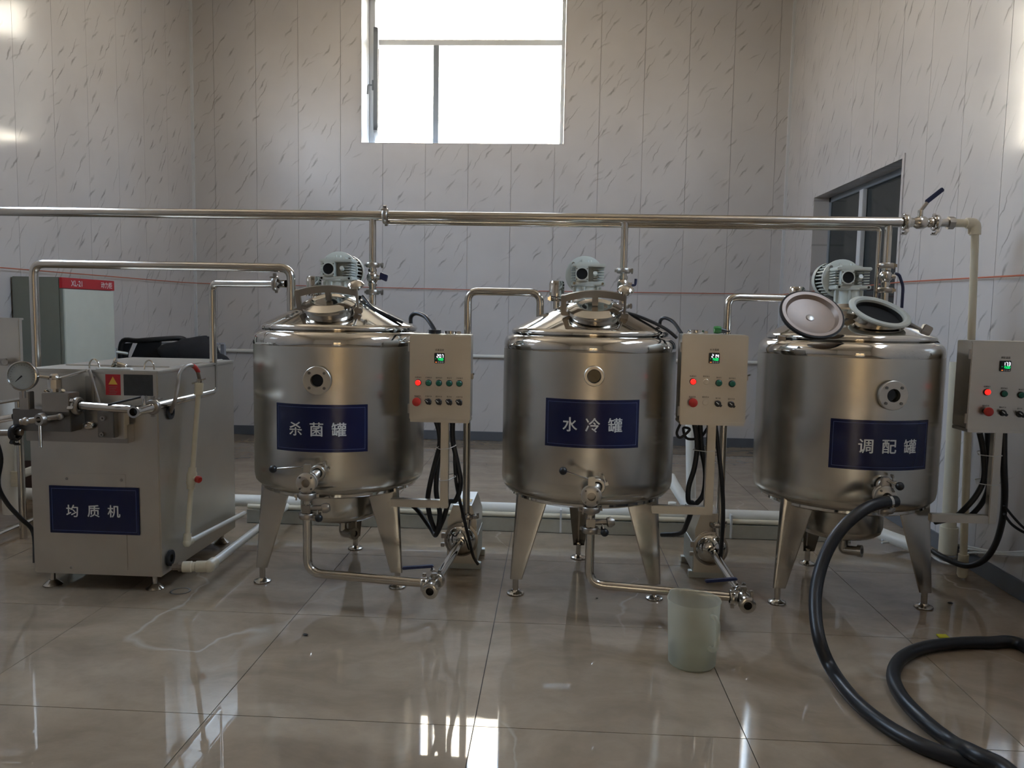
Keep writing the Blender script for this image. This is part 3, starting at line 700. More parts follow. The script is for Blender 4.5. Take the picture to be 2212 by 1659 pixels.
def control_box(x0, x1, z0, z1, y, label, title, temp, cols, disp, rows, leg_x, post_x, arm_z, d=.14):
    t = thing('control_box', label, 'control box', ((x0 + x1) / 2, y + d / 2, z0), None)
    w = x1 - x0; h = z1 - z0
    MB().box(x0 + .004, x1 - .004, y + .016, y + d, z0 + .006, z1, .003).build('enclosure', 'sheet_steel', t)
    door = MB().box(x0, x1, y, y + .014, z0, z1 - .004, .003).build('door', 'sheet_steel', t)
    MB().box(x0 + .004, x1 - .004, y - .003, y + d, z0 - .012, z0 + .004, .002).build('bottom_lip', 'sheet_steel', t)
    for zz in (z0 + .05, z1 - .06): MB().cyl((x0 - .003, y + .008, zz - .022), (x0 - .003, y + .008, zz + .022), .006, n=10).build('hinge', 'cast_steel', t)
    m = MB(); m.box(x1 - .002, x1 + .010, y + .02, y + .045, z0 + h * .48, z0 + h * .55, .003); m.cyl((x1 + .008, y + .03, z0 + h * .54), (x1 + .018, y + .01, z0 + h * .555), .004, n=8); m.build('latch', 'cast_steel', t)
    def wr(s, cx_, cz_, size, name='lettering'):
        text_mb(s, size, lambda u, v: Vector((cx_ + u, y - .0006, cz_ + v)), .01).build(name, 'ink', door, 80)
    # display
    dx, dz = x0 + disp[0] * w, z1 - disp[1] * h; s = .024
    ds = MB().box(dx - s, dx + s, y - .006, y, dz - s, dz + s, .002).build('display', 'plastic_black', t)
    m = MB(); digits(m, temp, dx + .018, y - .0064, dz + .010, .0145); m.build('white_figures', 'digit_white', ds)
    m = MB(); digits(m, '-', dx - .014, y - .0064, dz - .003, .010); digits(m, '150.0', dx + .018, y - .0064, dz - .005, .010); m.build('green_figures', 'digit_green', ds)
    m = MB()
    for q in range(3): m.lathe([(.0045, 0), (.0025, -.0006), (0, -.0006)], (dx - .004 + q * .010, y - .006, dz - .0185), (0, 1, 0), 10)
    m.build('key', 'crate_grey', ds); MB().box(dx - .019, dx - .011, y - .0066, y - .006, dz - .021, dz - .0165).build('indicator_dot', 'digit_orange', ds)
    wr(title, dx, dz + .038, .0105)
    for (cxf, kind, zf, txt) in cols:
        px_, pz_ = x0 + cxf * w, z1 - zf * h; q = Vector((px_, y, pz_))
        if kind in 'RG':
            b = MB().lathe([(.0155, 0), (.0155, -.005), (.0135, -.008), (.0125, -.008)], q, (0, 1, 0), 24).build('lamp_bezel', 'plastic_black', t)
            MB().lathe([(.0128, -.004), (.0125, -.012), (.010, -.0145), (0, -.0155)], q, (0, 1, 0), 24).build('indicator_lamp', 'red_lamp' if kind == 'R' else 'green_lens', b)
        elif kind == 'E':
            b = MB().lathe([(.014, 0), (.014, -.022), (.012, -.022)], q, (0, 1, 0), 24).build('button_collar', 'plastic_black', t)
            MB().lathe([(.012, -.020), (.0195, -.022), (.0205, -.028), (.0195, -.034), (.012, -.038), (0, -.039)], q, (0, 1, 0), 28).build('emergency_button', 'red_button', b)
        elif kind == 'K':
            b = MB().lathe([(.0145, 0), (.0145, -.005), (.0125, -.007), (.0118, -.014), (0, -.014)], q, (0, 1, 0), 24)
            b.obox(q + Vector((0, -.014, 0)), Vector((.0135, 0, -.0105)), (0, .0065, 0), Vector((.0035, 0, .0045)), .001)
            kb = b.build('selector_knob', 'plastic_black', t); MB().obox(q + Vector((-.005, -.0212, .0039)), Vector((.006, 0, -.0047)), (0, .0006, 0), Vector((.0011, 0, .0014))).build('pointer_mark', 'knob_mark', kb)
        elif kind == 'B':
            MB().lathe([(.0128, 0), (.0128, -.0012), (.0118, -.002), (0, -.002)], q, (0, 1, 0), 24).build('blanking_plug', 'sheet_steel', t)
        wr(txt, px_, pz_ + .0245, .0078)
    # post and arm welded to the tank leg
    yp = y + .075
    MB().box(post_x - .019, post_x + .019, yp - .019, yp + .019, arm_z - .019, z0 - .010, .003).build('post', 'sheet_steel', t)
    MB().box(leg_x, post_x - .019, yp - .019, yp + .019, arm_z - .019, arm_z + .019, .003).build('arm', 'sheet_steel', t)
    return t
r1, r2 = .565, .785
cA = control_box(-.673, -.386, .872, 1.273, 3.66, 'steel control box with five lamps, between 杀菌罐 and 水冷罐 tanks', '杀菌温度', '20.7',
    [(.145, 'R', r1, '电源指示'), (.315, 'G', r1, '升温指示'), (.485, 'G', r1, '搅拌指示'), (.655, 'G', r1, '泵运行'), (.82, 'G', r1, '冷却指示'),
     (.135, 'E', r2, '急停开关'), (.315, 'K', r2, '升温开关'), (.485, 'K', r2, '搅拌开关'), (.655, 'K', r2, '泵开关'), (.82, 'K', r2, '冷却开关')], (.49, .275), None, -.775, -.513, .455)
cB = control_box(.577, .874, .897, 1.298, 3.62, 'steel control box with blanked plugs, right of the 水冷罐 tank', '水冷温度', '21.4',
    [(.185, 'R', .535, '电源指示'), (.385, 'B', .535, '搅拌指示'), (.575, 'G', .545, '泵运行'), (.775, 'G', .55, '循环指示'),
     (.185, 'E', .77, '急停开关'), (.385, 'B', .77, '搅拌开关'), (.575, 'K', .78, '泵开关'), (.775, 'K', .785, '循环开关')], (.49, .265), None, .475, .738, .472)
cC = control_box(1.872, 2.16, .890, 1.292, 3.66, 'steel control box beside the open-lidded tank, cut by the right edge', '调配温度', '17.3',
    [(.27, 'R', .57, '电源指示'), (.53, 'G', .585, '搅拌指示'), (.79, 'G', .595, '泵运行'),
     (.27, 'E', .785, '急停开关'), (.53, 'K', .80, '搅拌开关'), (.79, 'K', .81, '泵开关')], (.52, .275), None, 1.772, 2.048, .462)

# small loose fittings lying on the boxes
m = MB(); m.lathe([(.0, 0), (.030, 0), (.030, .018), (.022, .018), (.022, .010), (0, .010)], (-.565, 3.72, 1.2745), n=24); tag(m.build('clamp_gasket_cap', 'plastic_black'), 'black round rubber cap lying on the leftmost control box', 'cap')
m = MB(); m.lathe([(.020, 0), (.027, .0), (.027, .014), (.020, .014)], (-.490, 3.72, 1.2745), n=20, closed=True); m.box(-.462, -.440, 3.712, 3.728, 1.2746, 1.288, .003); tag(m.build('pipe_clamp_ring', 'polished_steel'), 'loose steel clamp ring lying beside the black cap', 'clamp')
m = MB(); m.lathe([(.028, 0), (.037, 0), (.039, .008), (.037, .016), (.028, .016)], (.650, 3.70, 1.2995), n=24, closed=True); m.box(.688, .705, 3.69, 3.71, 1.2996, 1.312, .003); tag(m.build('pipe_clamp_ring', 'polished_steel'), 'loose steel clamp ring on the middle control box', 'clamp')
gf = thing('hose_fitting', 'green and black plastic fitting on the middle control box', 'fitting', (.745, 3.70, 1.299))
m = MB().lathe([(.0, 0), (.016, .004), (.0185, .02), (.016, .036), (.008, .040), (0, .040)], (.728, 3.70, 1.3185), (1, 0, 0), 10); m.build('green_nut', 'green_fitting', gf, 20)
MB().cyl((.764, 3.70, 1.3165), (.790, 3.70, 1.3125), .013, .008, 14).cyl((.790, 3.70, 1.3125), (.806, 3.70, 1.312), .003, n=8).build('black_spigot', 'plastic_black', gf)

# ------------------------------------------------------------------ overhead steel line
YO, ZO = 4.2, 1.875
oh = thing('overhead_pipe', 'long horizontal steel pipe running above all the tanks', 'pipe', (0, YO, ZO))
MB().cyl((-3.35, YO, ZO + .002), (1.745, YO, ZO), .0255, n=24).build('main_run', 'pipe_steel', oh)
MB().tube([(-.905, YO + .036, ZO - .030), (1.662, YO + .036, ZO - .030), (1.662, YO + .036, 1.36)], .011, 10, .02).build('slim_line', 'pipe_steel', oh)
m = MB(); clamp(m, (-.905, YO, ZO), (1, 0, 0), .030, (0, -.4, 1)); m.build('pipe_clamp', 'cast_steel', oh)
for x, zt_, hdl in ((-.974, 1.352, 0), (.352, 1.362, 1), (1.692, 1.40, 2)):
    dp = MB().cyl((x, YO, ZO - .015), (x, YO, zt_ - .03), .0185, n=18).build('drop_pipe', 'pipe_steel', oh)
    for zz in ((1.618, 1.475), (1.608, 1.425), (1.655, 1.53))[hdl]: clamp(MB(), (x, YO, zz), (0, 0, 1), .026, (1, -.3, 0)).build('pipe_clamp', 'cast_steel', dp)
    zc = (1.552, 1.535, 1.600)[hdl]; m = MB(); ball_body(m, (x, YO, zc - .045), (x, YO, zc + .045), .020); m.cyl((x, YO, zc), (x + .045, YO - .01, zc), .013, n=12); m.build('ball_valve', 'pipe_steel', dp)
    m = MB()
    if hdl == 0: m.obox((x + .062, YO - .012, zc + .004), (.020, 0, -.008), (0, .010, 0), (.004, 0, .017), .003)
    elif hdl == 1: m.tube([(x + .045, YO - .01, zc - .002), (x + .062, YO - .012, zc + .0), (x + .064, YO - .012, zc + .032)], .007, 8, .008)
    else: m.tube([(x + .04, YO - .01, zc + .015), (x + .062, YO - .012, zc + .01), (x + .085, YO - .014, zc - .05), (x + .085, YO - .014, zc - .16)], .008, 8, .02)
    m.build('valve_handle', 'blue_handle', dp)
# shut-off valve at the end of the line
for xx in (1.775, 1.925): clamp(MB(), (xx, YO, ZO), (1, 0, 0), .030, (0, -.5, -1)).build('pipe_clamp', 'polished_steel', oh)
m = MB(); m.cyl((1.74, YO, ZO), (1.80, YO, ZO), .021); ball_body(m, (1.79, YO, ZO), (1.91, YO, ZO), .021); m.cyl((1.845, YO, ZO), (1.845, YO - .004, ZO + .062), .013, n=12); m.cyl((1.90, YO, ZO), (1.985, YO, ZO), .020)
bv = m.build('shut_off_valve', 'pipe_steel', oh)
m = MB(); m.tube([(1.842, YO - .006, ZO + .055), (1.855, YO - .008, ZO + .075), (1.872, YO - .01, ZO + .100)], .010, 8); m.build('handle_neck', 'cast_steel', bv)
m = MB(); m.obox((1.905, YO - .012, ZO + .134), Vector((.052, 0, .044)) * .78, (0, .008, 0), Vector((-.007, 0, .0085)), .004); m.build('valve_handle', 'blue_handle', bv)
m = MB(); m.lathe([(.018, 0), (.032, 0), (.032, .028), (.018, .028)], (1.985, YO, ZO), (1, 0, 0), 8); m.build('union_nut', 'cast_steel', bv)

wp = thing('water_pipe', 'thin cream plastic pipe dropping from the overhead valve to the floor', 'pipe', (2.20, YO + .02, .03))
MB().tube([(2.008, YO, ZO), (2.105, YO, ZO), (2.115, YO + .01, ZO - .05)], .0205, 16, .02).build('horizontal_run', 'pvc_cream', wp)
m = MB(); m.tube([(2.075, YO, ZO), (2.122, YO, ZO), (2.124, YO, ZO - .058)], .027, 16, .028); m.build('elbow', 'pvc_cream', wp)
MB().cyl((2.124, YO, ZO - .05), (2.206, YO + .05, .10), .0185, n=16).build('riser', 'pvc_cream', wp)
MB().lathe([(.019, .05), (.026, .05), (.027, -.06), (.02, -.075), (0, -.075)], (2.206, YO + .05, .09), n=16).build('end_coupling', 'pvc_cream', wp)

# ------------------------------------------------------------------ lines between the machines
def P(px, py, y): return PY(px, py, y)
a = P(72, 830, 4.05); b = P(72, 569, 4.05); zt_ = b.z
m = MB(); xb = P(629, 600, 4.08).x
m.tube([(b.x, 4.05, .35), (b.x, 4.05, zt_), (xb, 4.08, zt_ - .002), (xb, 4.08, 1.345)], .0225, 18, .06)
ur = m.build('return_pipe', 'pipe_steel'); tag(ur, 'upper steel pipe arching from the gauge machine to the leftmost tank', 'pipe')
# lower line with the polished slanting piece
lp = thing('feed_pipe', 'lower bent steel pipe joining the gauge machine to the leftmost tank', 'pipe', P(468, 848, 4.05))
q0 = P(300, 887, 3.46); q1 = PZ(462, 846, q0.z + .005); q2 = Vector((q1.x, q1.y, P(462, 612, q1.y).z)); q3 = Vector((P(618, 613, 4.08).x, 4.08, q2.z - .002))
MB().tube([q0 + (q1 - q0) * .08, q1, q2, q3], .0195, 18, .045).build('pipe_run', 'pipe_steel', lp)
d = (q1 - q0).normalized(); clamp(MB(), q0 + d * .13, d, .026, (0, 0, 1)).build('pipe_clamp', 'cast_steel', lp); clamp(MB(), q3 - Vector((.055, 0, 0)), (1, 0, 0), .028, (0, -.3, 1)).build('pipe_clamp', 'cast_steel', lp)
tee = MB(); tee.lathe([(.018, -.05), (.027, -.05), (.027, -.03), (.024, -.02), (.024, .12), (.018, .12)], q0, d, 22, closed=True)
tee.cyl(q0 + d * .05, q0 + d * .05 + Vector((0, 0, .055)), .010, n=10); tee.obox(q0 + d * .05 + Vector((0, 0, .055)), (.012, 0, 0), (0, .012, 0), (0, 0, .008), .003)
tb = tee.build('sampling_valve', 'polished_steel', lp); MB().lathe([(.018, -.03), (0, -.03)], q0, d, 16).build('bore_shade', 'glass_dark', tb)  # dark disc paints the shade inside the valve mouth
MB().tube([q0 + d * .05 + Vector((0, 0, .06)), P(262, 868, 3.46), P(233, 875, 3.44)], .005, 8).build('valve_lever', 'plastic_black', tb)

def transfer(name, label, px_v, py_top, ybase, x_end, y_end, z_low, z_end):
    b = P(px_v, py_top, ybase)
    m = MB().tube([(b.x + .006, ybase, z_low), (b.x, ybase, b.z), (x_end, y_end, b.z - .002), (x_end, y_end, z_end)], .0195, 18, .055)
    return tag(m.build(name, 'pipe_steel'), label, 'pipe')
PA, PB = (-.470, 4.07), (.838, 4.06)
xe = P(1167, 650, 4.1).x
tp1 = transfer('transfer_pipe', 'tall steel pipe rising behind the leftmost control box to the middle tank', 1011, 629, 4.13, xe, 4.1, .28, 1.345)
xe = P(1712, 650, 4.2).x
tp2 = transfer('transfer_pipe', 'tall steel pipe rising behind the middle control box to the open-lidded tank', 1573, 641, 4.13, xe, 4.2, .28, 1.37)

# drain pipes down from the tank valves to the pump inlets
def drain(label, v, zl, end):
    m = MB(); o_ = Vector(v)
    m.tube([o_ + Vector((0, 0, -.085)), Vector((o_.x, o_.y, zl)), end], .0205, 18, .07)
    t = thing('drain_pipe', label, 'pipe', (o_.x, o_.y, zl)); m.build('pipe_run', 'pipe_steel', t)
    m = MB(); m.box(o_.x - .020, o_.x + .020, o_.y - .024, o_.y + .024, o_.z - .142, o_.z - .100, .004); clamp(m, o_ + Vector((0, 0, -.155)), (0, 0, 1), .028, (1, -.5, 0)); m.cyl(o_ + Vector((0, 0, -.121)), o_ + Vector((.075, -.01, -.115)), .013, n=12)
    m.build('tee_block', 'cast_steel', t)
    m = MB(); m.lathe([(.012, 0), (.022, .004), (.024, .02), (.016, .036), (0, .038)], o_ + Vector((.07, -.01, -.118)), (1, .1, .15), 16); m.build('side_cap', 'cast_steel', t)
    q = o_ + Vector((.062, -.03, -.158)); MB().sphere(q, .0185, 16).build('lever_knob', 'plastic_black', t); MB().tube([o_ + Vector((.05, -.01, -.118)), q], .004, 8).build('lever', 'pipe_steel', t)
E1 = PZ(935, 1243, .150); E2 = PZ(1583, 1277, .150)
drain('steel drain pipe from the leftmost tank bending along the floor', (-1.112, 3.505, .592), .168, Vector((E1.x, 3.47, .150)))
drain('steel drain pipe from the middle tank passing behind the jug', (.180, 3.49, .573), .168, Vector((E2.x, 3.44, .150)))

# ------------------------------------------------------------------ pumps
def pump(c, yv, xv, label, sticker):
    x, y = c; z = .175; t = thing('centrifugal_pump', label, 'pump', (x, y + .15, 0))
    sec = [(-.078, .035), (.078, .035), (.078, .265), (.050, .352), (-.050, .352), (-.078, .265)]
    MB().prism([(x + a_, y + .055, b_) for a_, b_ in sec], (0, .33, 0)).build('motor_shroud', 'sheet_steel', t)
    m = MB(); m.box(x - .10, x + .10, y + .07, y + .11, .0005, .035, .002); m.box(x - .10, x + .10, y + .32, y + .36, .0005, .035, .002); m.box(x + .078, x + .082, y + .075, y + .36, .035, .18); m.box(x - .082, x - .078, y + .075, y + .36, .035, .18); m.build('base_bracket', 'galvanised', t)
    m = MB(); m.lathe([(.088, .052), (.088, .040), (.078, .036), (.070, .026), (.078, .020), (.078, .004), (.066, -.012), (.045, -.026), (.026, -.030), (.024, -.055), (.019, -.055)], (x, y, z), (0, 1, 0), 32); m.build('pump_casing', 'polished_steel', t)
    m = MB().lathe([(.076, .014), (.090, .016), (.090, .030), (.076, .032)], (x, y, z), (0, 1, 0), 32); m.obox((x - .096, y + .022, z + .02), (.010, 0, 0), (0, .009, 0), (0, 0, .014), .002); m.obox((x - .098, y + .022, z - .03), (.010, 0, 0), (0, .009, 0), (0, 0, .010), .002); m.build('casing_clamp', 'cast_steel', t)
    m = MB(); m.cyl((x + .030, y + .02, z + .05), (x + .030, y + .055, z + .13), .021); clamp(m, (x + .030, y + .058, z + .120), (0, 0, 1), .027, (1, -.6, 0)); m.build('outlet', 'pipe_steel', t)
    v = Vector((xv, yv, .150)); e = Vector((x, y - .05, z)); d = (v - e).normalized()
    MB().tube([e, v], .0205, 18).build('inlet_pipe', 'polished_steel', t)
    m = MB(); clamp(m, v - d * .05, d, .027, (.3, 0, 1)); m.lathe([(.018, -.035), (.024, -.035), (.030, -.01), (.033, .01), (.030, .03), (.025, .045), (.025, .062), (.036, .064), (.036, .082), (.030, .086), (.018, .086)], v, d, 24, closed=True)
    m.cyl(v, v + Vector((.0, .0, .045)), .013, n=12); m.obox(v + Vector((.0, 0, .046)), (.014, 0, 0), (0, .012, 0), (0, 0, .007), .002); m.cyl(v + Vector((-.055, 0, 0)), v, .024); clamp(m, v + Vector((-.045, 0, 0)), (1, 0, 0), .026, (0, 0, 1)); m.obox(v + Vector((.03, -.02, .02)), (.008, 0, 0), (0, .01, 0), (0, 0, .022), .003)
    iv = m.build('inlet_valve', 'pipe_steel', t); MB().lathe([(.0182, .060), (0, .060)], v, d, 18).build('bore_shade', 'glass_dark', iv)  # dark disc in the inlet mouth is its painted inner shade
    m = MB(); m.obox(v + Vector((-.085, .06, .058)), (.072, .006, .006), (-.001, .013, 0), (0, 0, .006), .004); m.build('valve_handle', 'blue_handle', iv)
    if sticker:
        MB().box(x - .046, x + .046, y + .085, y + .20, .3515, .3535).build('sticker_white', 'paper_white', t); MB().box(x - .040, x + .040, y + .125, y + .195, .3537, .3545).build('sticker_yellow', 'yellow_label', t)
    return t
pump(PA, 3.46, E1.x + .025, 'shrouded steel pump with yellow sticker, beside the middle tank\'s left leg', True)
pump(PB, 3.43, E2.x + .025, 'shrouded steel pump behind the plastic jug, without sticker', False)

# ------------------------------------------------------------------ homogeniser
HX0, HX1, HY0, HY1, HZ0, HZ1 = -2.505, -1.868, 3.63, 4.52, .075, 1.075
hm = thing('homogeniser', 'boxy steel machine with pressure gauge and blue 均质机 sign', 'machine', ((HX0 + HX1) / 2, (HY0 + HY1) / 2, 0))
MB().box(HX0, HX1, HY0, HY1, HZ0, HZ1 - .012, .006).build('housing', 'sheet_steel', hm)
MB().box(HX0 - .004, HX1 + .004, HY0 - .004, HY1 + .004, HZ1 - .012, HZ1, .003).build('top_cover', 'sheet_steel', hm)
MB().box(HX0 + .05, HX1 - .05, HY0 + .22, HY1 - .03, HZ1, HZ1 + .006, .002).build('top_hatch', 'sheet_steel', hm)
dz0, dz1 = HZ0 + .03, HZ0 + .50
MB().box(HX0 + .155, HX0 + .470, HY0 - .003, HY0, dz0, dz1, .001).build('access_panel', 'sheet_steel', hm)
for fx in (.06, HX1 - HX0 - .06):
    for fy in (HY0 + .05, HY1 - .06):
        q = Vector((HX0 + fx, fy, 0)); f = MB(); f.cyl(q + Vector((0, 0, .014)), q + Vector((0, 0, HZ0 + .002)), .012, n=14); f.lathe([(0, .0004), (.042, .0004), (.044, .004), (.030, .016), (.016, .028), (0, .028)], q, n=22); f.build('foot', 'pipe_steel', hm)
y = HY0 - .0035
bl, tr = P(113, 1150, y), P(299, 1054, y)
np_ = MB().box(bl.x - .008, tr.x + .002, y - .003, y, bl.z, tr.z, .001).build('name_plate', 'sign_blue', hm); tag(np_, 'blue name plate with white characters')
m = MB(); x0, x1, z0, z1 = bl.x + .004, tr.x - .010, bl.z + .012, tr.z - .012
for a in ((x0, x1, z0, z0 + .003), (x0, x1, z1 - .003, z1), (x0, x0 + .003, z0, z1), (x1 - .003, x1, z0, z1)): m.box(a[0], a[1], y - .0036, y - .003, a[2], a[3])
m.build('border_line', 'sign_line', np_)
for i, ch in enumerate('均质机'):
    c_ = P((157, 203, 247)[i], 1103 + i * .6, y); char_mb(ch, .064, lambda u, v, e: Vector((c_.x + u, y - .0042 - e, c_.z + v))).build('character', 'sign_white', np_, 80)
for px_, py_ in ((144, 1034), (154, 1226), (262, 1037)):
    c_ = P(px_, py_, y); MB().lathe([(.007, 0), (.006, -.003), (0, -.004)], c_, (0, 1, 0), 10).build('screw', 'cast_steel', hm)
# red warning label, dark rating plate
a, b = P(229, 853, HY0), P(260, 809, HY0)
wl_ = MB().box(a.x, b.x, HY0 - .0015, HY0, a.z, b.z).build('warning_label', 'red_strip', hm)
cx_, cz_ = (a.x + b.x) / 2, b.z - .030
m = MB(); m.prism([(cx_ - .022, HY0 - .002, cz_ - .018), (cx_ + .022, HY0 - .002, cz_ - .018), (cx_, HY0 - .002, cz_ + .02)], (0, .0004, 0)); m.build('hazard_triangle', 'yellow_label', wl_)
m = MB()
for k_ in range(5): m.box(cx_ - .022 + .004 * (k_ % 2), cx_ + .020 - .006 * (k_ % 3), HY0 - .002, HY0 - .0016, cz_ - .030 - .008 * k_, cz_ - .028 - .008 * k_)
m.build('small_print', 'hose_brown', wl_)
a, b = P(268, 854, HY0), P(330, 810, HY0); MB().box(a.x, b.x, HY0 - .002, HY0, a.z, b.z, .0008).build('rating_plate', 'nameplate_dark', hm)
# pump head on the front
def fb(m, px0, px1, py0, py1, y0_, y1_, bev=.003):
    a_, b_ = P(px0, py1, y0_), P(px1, py0, y0_); return m.box(a_.x, b_.x, y0_, y1_, a_.z, b_.z, bev)
hb_ = fb(MB(), 56, 276, 918, 952, 3.575, 3.632).build('head_base', 'cast_steel', hm)
fb(MB(), 28, 152, 886, 930, 3.49, 3.60).build('head_block', 'dark_steel', hm)
fb(MB(), 211, 246, 890, 945, 3.52, 3.60).build('side_block', 'dark_steel', hm)
fb(MB(), 240, 268, 885, 948, 3.555, 3.60).build('clamp_plate', 'sheet_steel', hm)
fb(MB(), 90, 148, 850, 889, 3.475, 3.56).build('valve_block', 'cast_steel', hm)
fb(MB(), 42, 62, 846, 886, 3.49, 3.53).build('gauge_stem', 'cast_steel', hm)
for px_, py_, r in ((222, 938, .010), (224, 903, .012)):
    MB().lathe([(.004, 0), (r, 0), (r, -.012), (.004, -.012)], P(px_, py_, 3.52), (0, 1, 0), 12, closed=True).build('socket_screw', 'cast_steel', hm)
MB().sphere(P(195, 919, 3.535), .028, 20, (1, 1.2, .75)).cyl(P(195, 919, 3.54), P(195, 919, 3.60), .018).build('domed_cap', 'pipe_steel', hm)
q = P(119, 850, 3.515); m = MB(); m.lathe([(.016, -.004), (.016, .022), (.030, .024), (.030, .066), (.022, .068), (.020, .084), (.012, .092), (0, .093)], q, n=8); vn = m.build('regulator_nut', 'pipe_steel', hm, 20)
MB().tube([q + Vector((-.02, 0, .072)), P(52, 809, 3.46)], .0075, 10).tube([q + Vector((.02, 0, .07)), P(187, 800, 3.50)], .006, 10).build('tommy_bar', 'pipe_steel', vn)
for s_ in (-1, 1): MB().tube([q + Vector((s_ * .028, 0, -.002)), q + Vector((s_ * .044, -.006, .016))], .009, 10).build('hex_bolt', 'pipe_steel', hm)
# gauge
gc = P(49, 812, 3.44); gd = Vector((.10, -1, .03)).normalized()
gg = MB().lathe([(0, -.022), (.060, -.022), (.066, -.014), (.067, .010), (.062, .012), (.059, .006)], gc, gd, 36).build('pressure_gauge', 'pipe_steel', hm)
MB().lathe([(.060, .005), (0, .005)], gc, gd, 32).build('dial', 'gauge_face', gg)
ux = Vector((0, 0, 1)).cross(gd).normalized() * 1; uz = gd.cross(ux) * -1; uz = Vector((0, 0, 1))
nd = -ux if ux.x > 0 else ux
MB().tube([gc + gd * .008, gc + gd * .008 + Vector((-.034, 0, -.030))], [.0035, .001], 6).build('needle', 'plastic_black', gg)
m = MB(); rx = Vector((1, .1, 0)).normalized()
for k_ in range(21):
    an = R_(225 - 13.5 * k_); dv_ = rx * math.cos(an) + Vector((0, 0, 1)) * math.sin(an); L = .008 if k_ % 5 == 0 else .005
    m.obox(gc + gd * .0056 + dv_ * (.053 - L / 2), dv_ * L / 2, gd * .0002, gd.cross(dv_) * .0006)
tag(m.build('scale_mark', 'ink', gg), kind='stuff')
MB().cyl(gc - Vector((0, 0, .066)), gc - Vector((0, 0, .10)), .010, n=12).build('gauge_neck', 'cast_steel', gg)
# feed pipe to the sampling tee and outlet fittings
MB().tube([P(143, 874, 3.51), P(285, 884, 3.475)], .0195, 16).build('outlet_pipe', 'pipe_steel', hm)
m = MB(); clamp(m, P(168, 877, 3.505), (1, 0, 0), .030, (0, -1, .7)); m.build('pipe_clamp', 'cast_steel', hm)
m = MB(); c_ = P(83, 907, 3.43); m.lathe([(.014, 0), (.026, 0), (.030, .012), (.030, .03), (.018, .05), (0, .05)], c_, (.2, 1, 0), 18); m.cyl(c_ + Vector((0, .02, 0)), c_ + Vector((.075, .03, .012)), .012, n=12); m.cyl(c_ + Vector((0, .02, 0)), c_ + Vector((-.085, .0, -.012)), .014, n=12); m.sphere(c_ + Vector((.082, .03, .013)), .016, 12); m.sphere(c_ + Vector((-.06, 0, -.008)), .019, 12)
bvv = m.build('bypass_valve', 'cast_steel', hm); MB().tube([c_ + Vector((0, .01, -.02)), P(88, 967, 3.41)], .0075, 10).build('valve_lever', 'pipe_steel', bvv)
for px_, pyy in ((193, 784), (313, 785)):
    q = P(px_, 800, 3.66); m = MB(); m.tube([Vector((q.x - .024, 3.70, HZ1)), Vector((q.x - .020, 3.70, HZ1 + .03)), Vector((q.x, 3.70, HZ1 + .045)), Vector((q.x + .020, 3.70, HZ1 + .03)), Vector((q.x + .024, 3.70, HZ1))], .004, 8, smooth=True); m.build('lifting_eye', 'pipe_steel', hm)
MB().tube([P(193, 800, 3.62), P(200, 820, 3.60), P(214, 868, 3.59), P(215, 884, 3.56)], .007, 10, smooth=True).build('oil_tube', 'hose_brown', hm)
m = MB().box(P(212, 800, 3.66).x, P(287, 800, 3.66).x, 3.638, 3.665, HZ1, HZ1 + .008, .002); m.build('top_strip', 'paper_white', hm)
m = MB().box(P(196, 800, 3.645).x - .012, P(197, 800, 3.64).x + .018, HY0 - .016, HY0, P(190, 868, HY0).z, HZ1 - .03, .003); m.build('cover_channel', 'cast_steel', hm)
# grommets, oil hose and white pipes on the right side
for px_, py_, r in ((366, 890, .036), (366, 1205, .040)):
    q = PX(px_, py_, HX1); MB().lathe([(r * .45, -.004), (r, -.004), (r, .010), (r * .6, .014), (r * .45, .012)], q, (1, 0, 0), 22).build('rubber_grommet', 'rubber_black', hm)
# cup on top of the machine
cup = P(244, 788, 3.82); tag(MB().lathe([(.010, -.045), (.013, -.04), (.012, 0), (.030, .012), (.031, .018), (.026, .018), (.008, .004), (0, .004)], cup + Vector((.02, 0, .005)), Vector((-.9, -.4, .35)), 20).build('steel_funnel', 'polished_steel'), 'small shiny steel funnel lying on top of the gauge machine', 'funnel')
xs = HX1 + .05
hs = MB().tube([PX(368, 890, HX1 + .01), PX(378, 865, xs), PX(384, 835, xs), PX(388, 808, xs), PX(399, 793, xs), PX(414, 789, xs), PX(424, 796, xs), PX(430, 815, xs), PX(431, 828, xs)], .0095, 12, smooth=True)
ho = hs.build('oil_hose', 'hose_brown'); tag(ho, 'brown rubber hose looping beside the gauge machine', 'hose')
MB().tube([PX(415, 789, xs), PX(422, 794, xs), PX(428, 803, xs)], .0115, 12, smooth=True).build('red_sleeve', 'red_button', ho)
dp = thing('drain_line', 'thin white plastic pipe with red valve beside the gauge machine', 'pipe', PX(404, 1172, xs))
A, B, C_ = PX(430, 832, xs), PX(404, 1172, xs), PZ(528, 1108, .17)
MB().tube([A, B], .0125, 14).build('riser', 'pvc_cream', dp); MB().tube([B, C_], .0125, 14).build('floor_run', 'pvc_white', dp)
m = MB().sphere(B, .021, 14, (1, 1, 1.1)); m.cyl(B, B + (A - B).normalized() * .045, .019); m.cyl(B, B + (C_ - B).normalized() * .045, .019); m.build('elbow', 'pvc_cream', dp)
v_ = PX(414, 1033, xs); up_ = (A - B).normalized(); vb = MB().lathe([(.013, -.055), (.020, -.055), (.020, -.035), (.025, -.025), (.025, .025), (.020, .035), (.020, .055), (.013, .055)], v_, up_, 18).cyl(v_, v_ + Vector((.04, -.02, 0)), .012).build('valve_body', 'pvc_cream', dp)
MB().lathe([(.010, 0), (.018, .002), (.018, .018), (.012, .024), (0, .024)], v_ + Vector((.036, -.018, 0)), (.9, -.45, 0), 10).build('valve_knob', 'red_button', vb)
